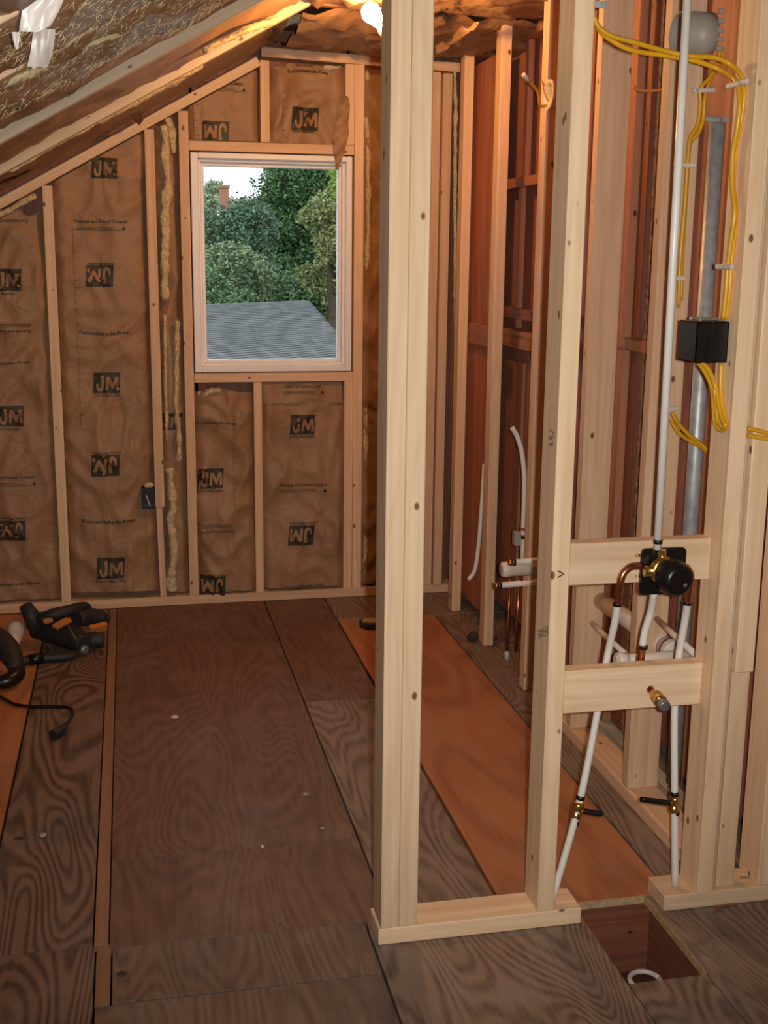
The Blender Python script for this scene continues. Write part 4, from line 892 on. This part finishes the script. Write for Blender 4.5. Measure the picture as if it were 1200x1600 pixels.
# ------------------------------------------------------------------ outdoors
def Oy(px, py, Y): return ony(px, py, Y)
ground = struct(boxo('ground', (-40, 5.3, -3.3), (60, 80, -3.2), 'grass', bev=0), 'lawn far below the window')
hs_ = thing('neighbour_house', 'low house with a grey shingled hip roof seen through the window', 'house', (0, 11, -3.2))
R2 = Oy(478, 470, 14.); d1 = ray(250, 479); R1 = CAM + d1*((R2.z-CAMH)/d1.z) if abs(d1.z) > 1e-6 else Oy(250, 479, 13)
rd = (R1-R2); rd.z = 0; rd.normalize(); fr = Vector((-rd.y, rd.x, 0)); fr = fr if fr.y < 0 else -fr
R1 = R2 + rd*9
E2 = Oy(478+44*2.6, 470+50*2.6, 9.6)
run = (E2-R2).dot(fr); drop = R2.z-E2.z
def rp_(u, v): return R2 + rd*u + fr*run*v - Vector((0, 0, drop*v))
side_ = (E2-R2).dot(-rd)
bm = bmesh.new(); nr = 46
hp = rp_(0, 1) - rd*side_
f_ = [R1, R2, hp, rp_(9, 1)]; vt = [bm.verts.new(q) for q in f_]; bm.faces.new(vt)
back = R2 - fr*run*.9 - rd*side_ - Vector((0, 0, drop)); back1 = R1 - fr*run*.9 - Vector((0, 0, drop))
vb_ = [bm.verts.new(q) for q in (back, back1)]; bm.faces.new((vt[1], vb_[0], vt[2])); bm.faces.new((vt[0], vb_[1], vb_[0], vt[1])); bm.faces.new((vt[0], vt[3], vb_[1]))
bm.faces.new((vt[2], vb_[0], vb_[1], vt[3]))
roof = obj('roof', bm, 'shingle', None); setpar(roof, hs_)
bm = bmesh.new(); rnd = random.Random(3); nn = (rd.cross(fr)); 
up_ = (rd.cross((hp-R2)-rd*((hp-R2).dot(rd)))).normalized(); up_ = up_ if up_.z > 0 else -up_
for j in range(nr):
    v0, v1 = j/nr, (j+1.15)/nr
    u = -side_*min(1, v0+.0)+.02
    while u < 8.9:
        wd = rnd.uniform(.22, .42); off = rnd.uniform(.0, .004)
        a = [rp_(u, v0)+up_*.004, rp_(u+wd-.004, v0)+up_*.004, rp_(u+wd-.004, min(v1, 1.01))+up_*(.010+off), rp_(u, min(v1, 1.01))+up_*(.010+off)]
        lo = [a[3]-up_*(.010), a[2]-up_*(.010)]
        vv = [bm.verts.new(q) for q in a]; bm.faces.new(vv); l2 = [bm.verts.new(q) for q in lo]; bm.faces.new((vv[3], vv[2], l2[1], l2[0])); u += wd
sh = obj('shingles', bm, 'shingle'); sh['kind'] = 'stuff'; setpar(sh, hs_)
q = [rp_(-.5, .9), rp_(8.8, .9), R1-fr*run*.8+Vector((0, 0, 0)), R2-fr*run*.8]
bm = bmesh.new(); top = [bm.verts.new((p_.x, p_.y, R2.z-drop*.92)) for p_ in q]; bot = [bm.verts.new((p_.x, p_.y, -3.2)) for p_ in q]
for k in range(4): bm.faces.new((top[k], top[(k+1) % 4], bot[(k+1) % 4], bot[k]))
wl = obj('house_wall', bm, 'siding'); setpar(wl, hs_)
q = Oy(350, 308, 36.); ch = thing('far_chimney', 'red brick chimney rising among the far treetops', 'chimney', (q.x, q.y, -3.2))
boxo('chimney_stack', (q.x-.13, q.y-.13, -3.2), (q.x+.13, q.y+.13, q.z+.25), 'brick', ch); boxo('chimney_cap', (q.x-.16, q.y-.16, q.z+.25), (q.x+.16, q.y+.16, q.z+.34), 'brick', ch)
def tree(name, label, col, Y, blobs, leaf, n, seed, trunk=True, droop=0.):
    """blobs: (px, py, rx_px, ry_px) crown lobes at depth Y"""
    rn = random.Random(seed); vs_, fs = [], []; tot = sum(b[2]*b[3] for b in blobs); base = Oy(blobs[0][0], blobs[0][1], Y)
    k = Y/F
    for (px, py, rx, ry) in blobs:
        c = Oy(px, py, Y + rn.uniform(-.06, .06)*Y*.3); rx, ry = rx*k, ry*k
        for _ in range(int(n*rx*ry/(tot*k*k))):
            d = Vector((rn.gauss(0, 1), rn.gauss(0, 1), rn.gauss(0, 1))).normalized(); rr = rn.uniform(.35, 1.08)**.7
            cl = 1+.45*noise.noise(d*2.3+Vector((seed, px*.1, 0)))+.30*noise.noise(d*6+Vector((seed, px*.1, 3)))
            p_ = c + Vector((d.x*rx, d.y*rx, d.z*ry))*rr*cl
            a = Vector((rn.gauss(0, 1), rn.gauss(0, 1), rn.gauss(0, .6)-droop)).normalized(); b_ = a.cross(Vector((rn.gauss(0, 1), rn.gauss(0, 1), rn.gauss(0, 1)))).normalized()
            s_ = leaf*rn.uniform(.6, 1.4); i0 = len(vs_)
            vs_ += [p_-a*s_, p_+b_*s_*.5, p_+a*s_, p_-b_*s_*.5]; fs.append((i0, i0+1, i0+2, i0+3))
    t = thing(name, label, 'tree', (base.x, base.y, -3.2), 'trees outside the window')
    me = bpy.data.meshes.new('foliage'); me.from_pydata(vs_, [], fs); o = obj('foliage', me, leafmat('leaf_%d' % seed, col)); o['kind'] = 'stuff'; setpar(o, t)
    tube('trunk', [Vector((base.x, base.y, -3.2)), Vector((base.x+.1, base.y, (base.z-3.2)/2)), base], .06, 'bark', t, 8)
    return t
tree('evergreen_tree', 'tall dark green evergreen filling the middle of the window view', (0.068, 0.142, 0.047), 28.5, [(458, 310, 55, 50), (475, 235, 42, 55), (440, 370, 70, 55), (480, 360, 55, 60), (430, 440, 75, 50), (500, 300, 45, 60), (480, 180, 40, 60), (500, 440, 60, 55)], 0.047, 117000, 11)
tree('leafy_tree', 'blue-green leafy tree in front of the pale sky on the left of the window view', (0.095, 0.169, 0.095), 25.4, [(340, 375, 55, 40), (375, 355, 36, 32), (320, 420, 50, 50), (375, 405, 50, 45), (295, 375, 40, 45), (402, 365, 30, 40)], 0.036, 72000, 12)
tree('pale_bush', 'pale grey-green leafy tree above the ridge of the grey roof', (0.203, 0.270, 0.142), 20.4, [(370, 420, 42, 32), (352, 400, 25, 20), (395, 440, 30, 28), (350, 455, 40, 25)], 0.031, 36000, 13)
tree('maple_tree', 'yellow-green maple with light leaf tips at the right of the window view', (0.257, 0.284, 0.115), 19.4, [(512, 330, 30, 25), (525, 380, 32, 30), (488, 340, 22, 14), (505, 440, 30, 26), (530, 440, 30, 40), (535, 310, 25, 30), (480, 425, 16, 12), (560, 370, 40, 60)], 0.031, 40500, 14, droop=.3)
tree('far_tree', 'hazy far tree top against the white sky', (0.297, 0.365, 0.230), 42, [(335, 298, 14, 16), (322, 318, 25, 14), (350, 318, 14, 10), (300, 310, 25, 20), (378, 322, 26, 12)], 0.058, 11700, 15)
tree('low_shrub', 'mid green bush right behind the left end of the grey roof', (0.115, 0.203, 0.088), 18.3, [(325, 450, 28, 28), (365, 468, 30, 16), (300, 440, 30, 40), (345, 475, 30, 14)], 0.031, 27000, 16)
tree('thicket', 'dense green thicket behind the hip of the grey roof', (.067, .128, .050), 22.6, [(430, 470, 80, 45), (500, 490, 60, 50), (540, 500, 60, 60), (360, 490, 60, 40), (280, 480, 60, 60), (580, 450, 60, 80)], 0.036, 67500, 17)
tree('birch_tree', 'bright yellow-green young tree at the upper right corner of the window view', (0.270, 0.405, 0.068), 17.6, [(530, 275, 14, 26), (545, 300, 20, 30)], 0.025, 9900, 18)
tree('forest_tree', 'wide dark green tree far behind the evergreen', (0.054, 0.101, 0.041), 32, [(420, 400, 70, 80), (540, 330, 90, 110), (330, 440, 60, 60), (620, 360, 80, 110), (260, 420, 60, 70)], 0.061, 72000, 19)
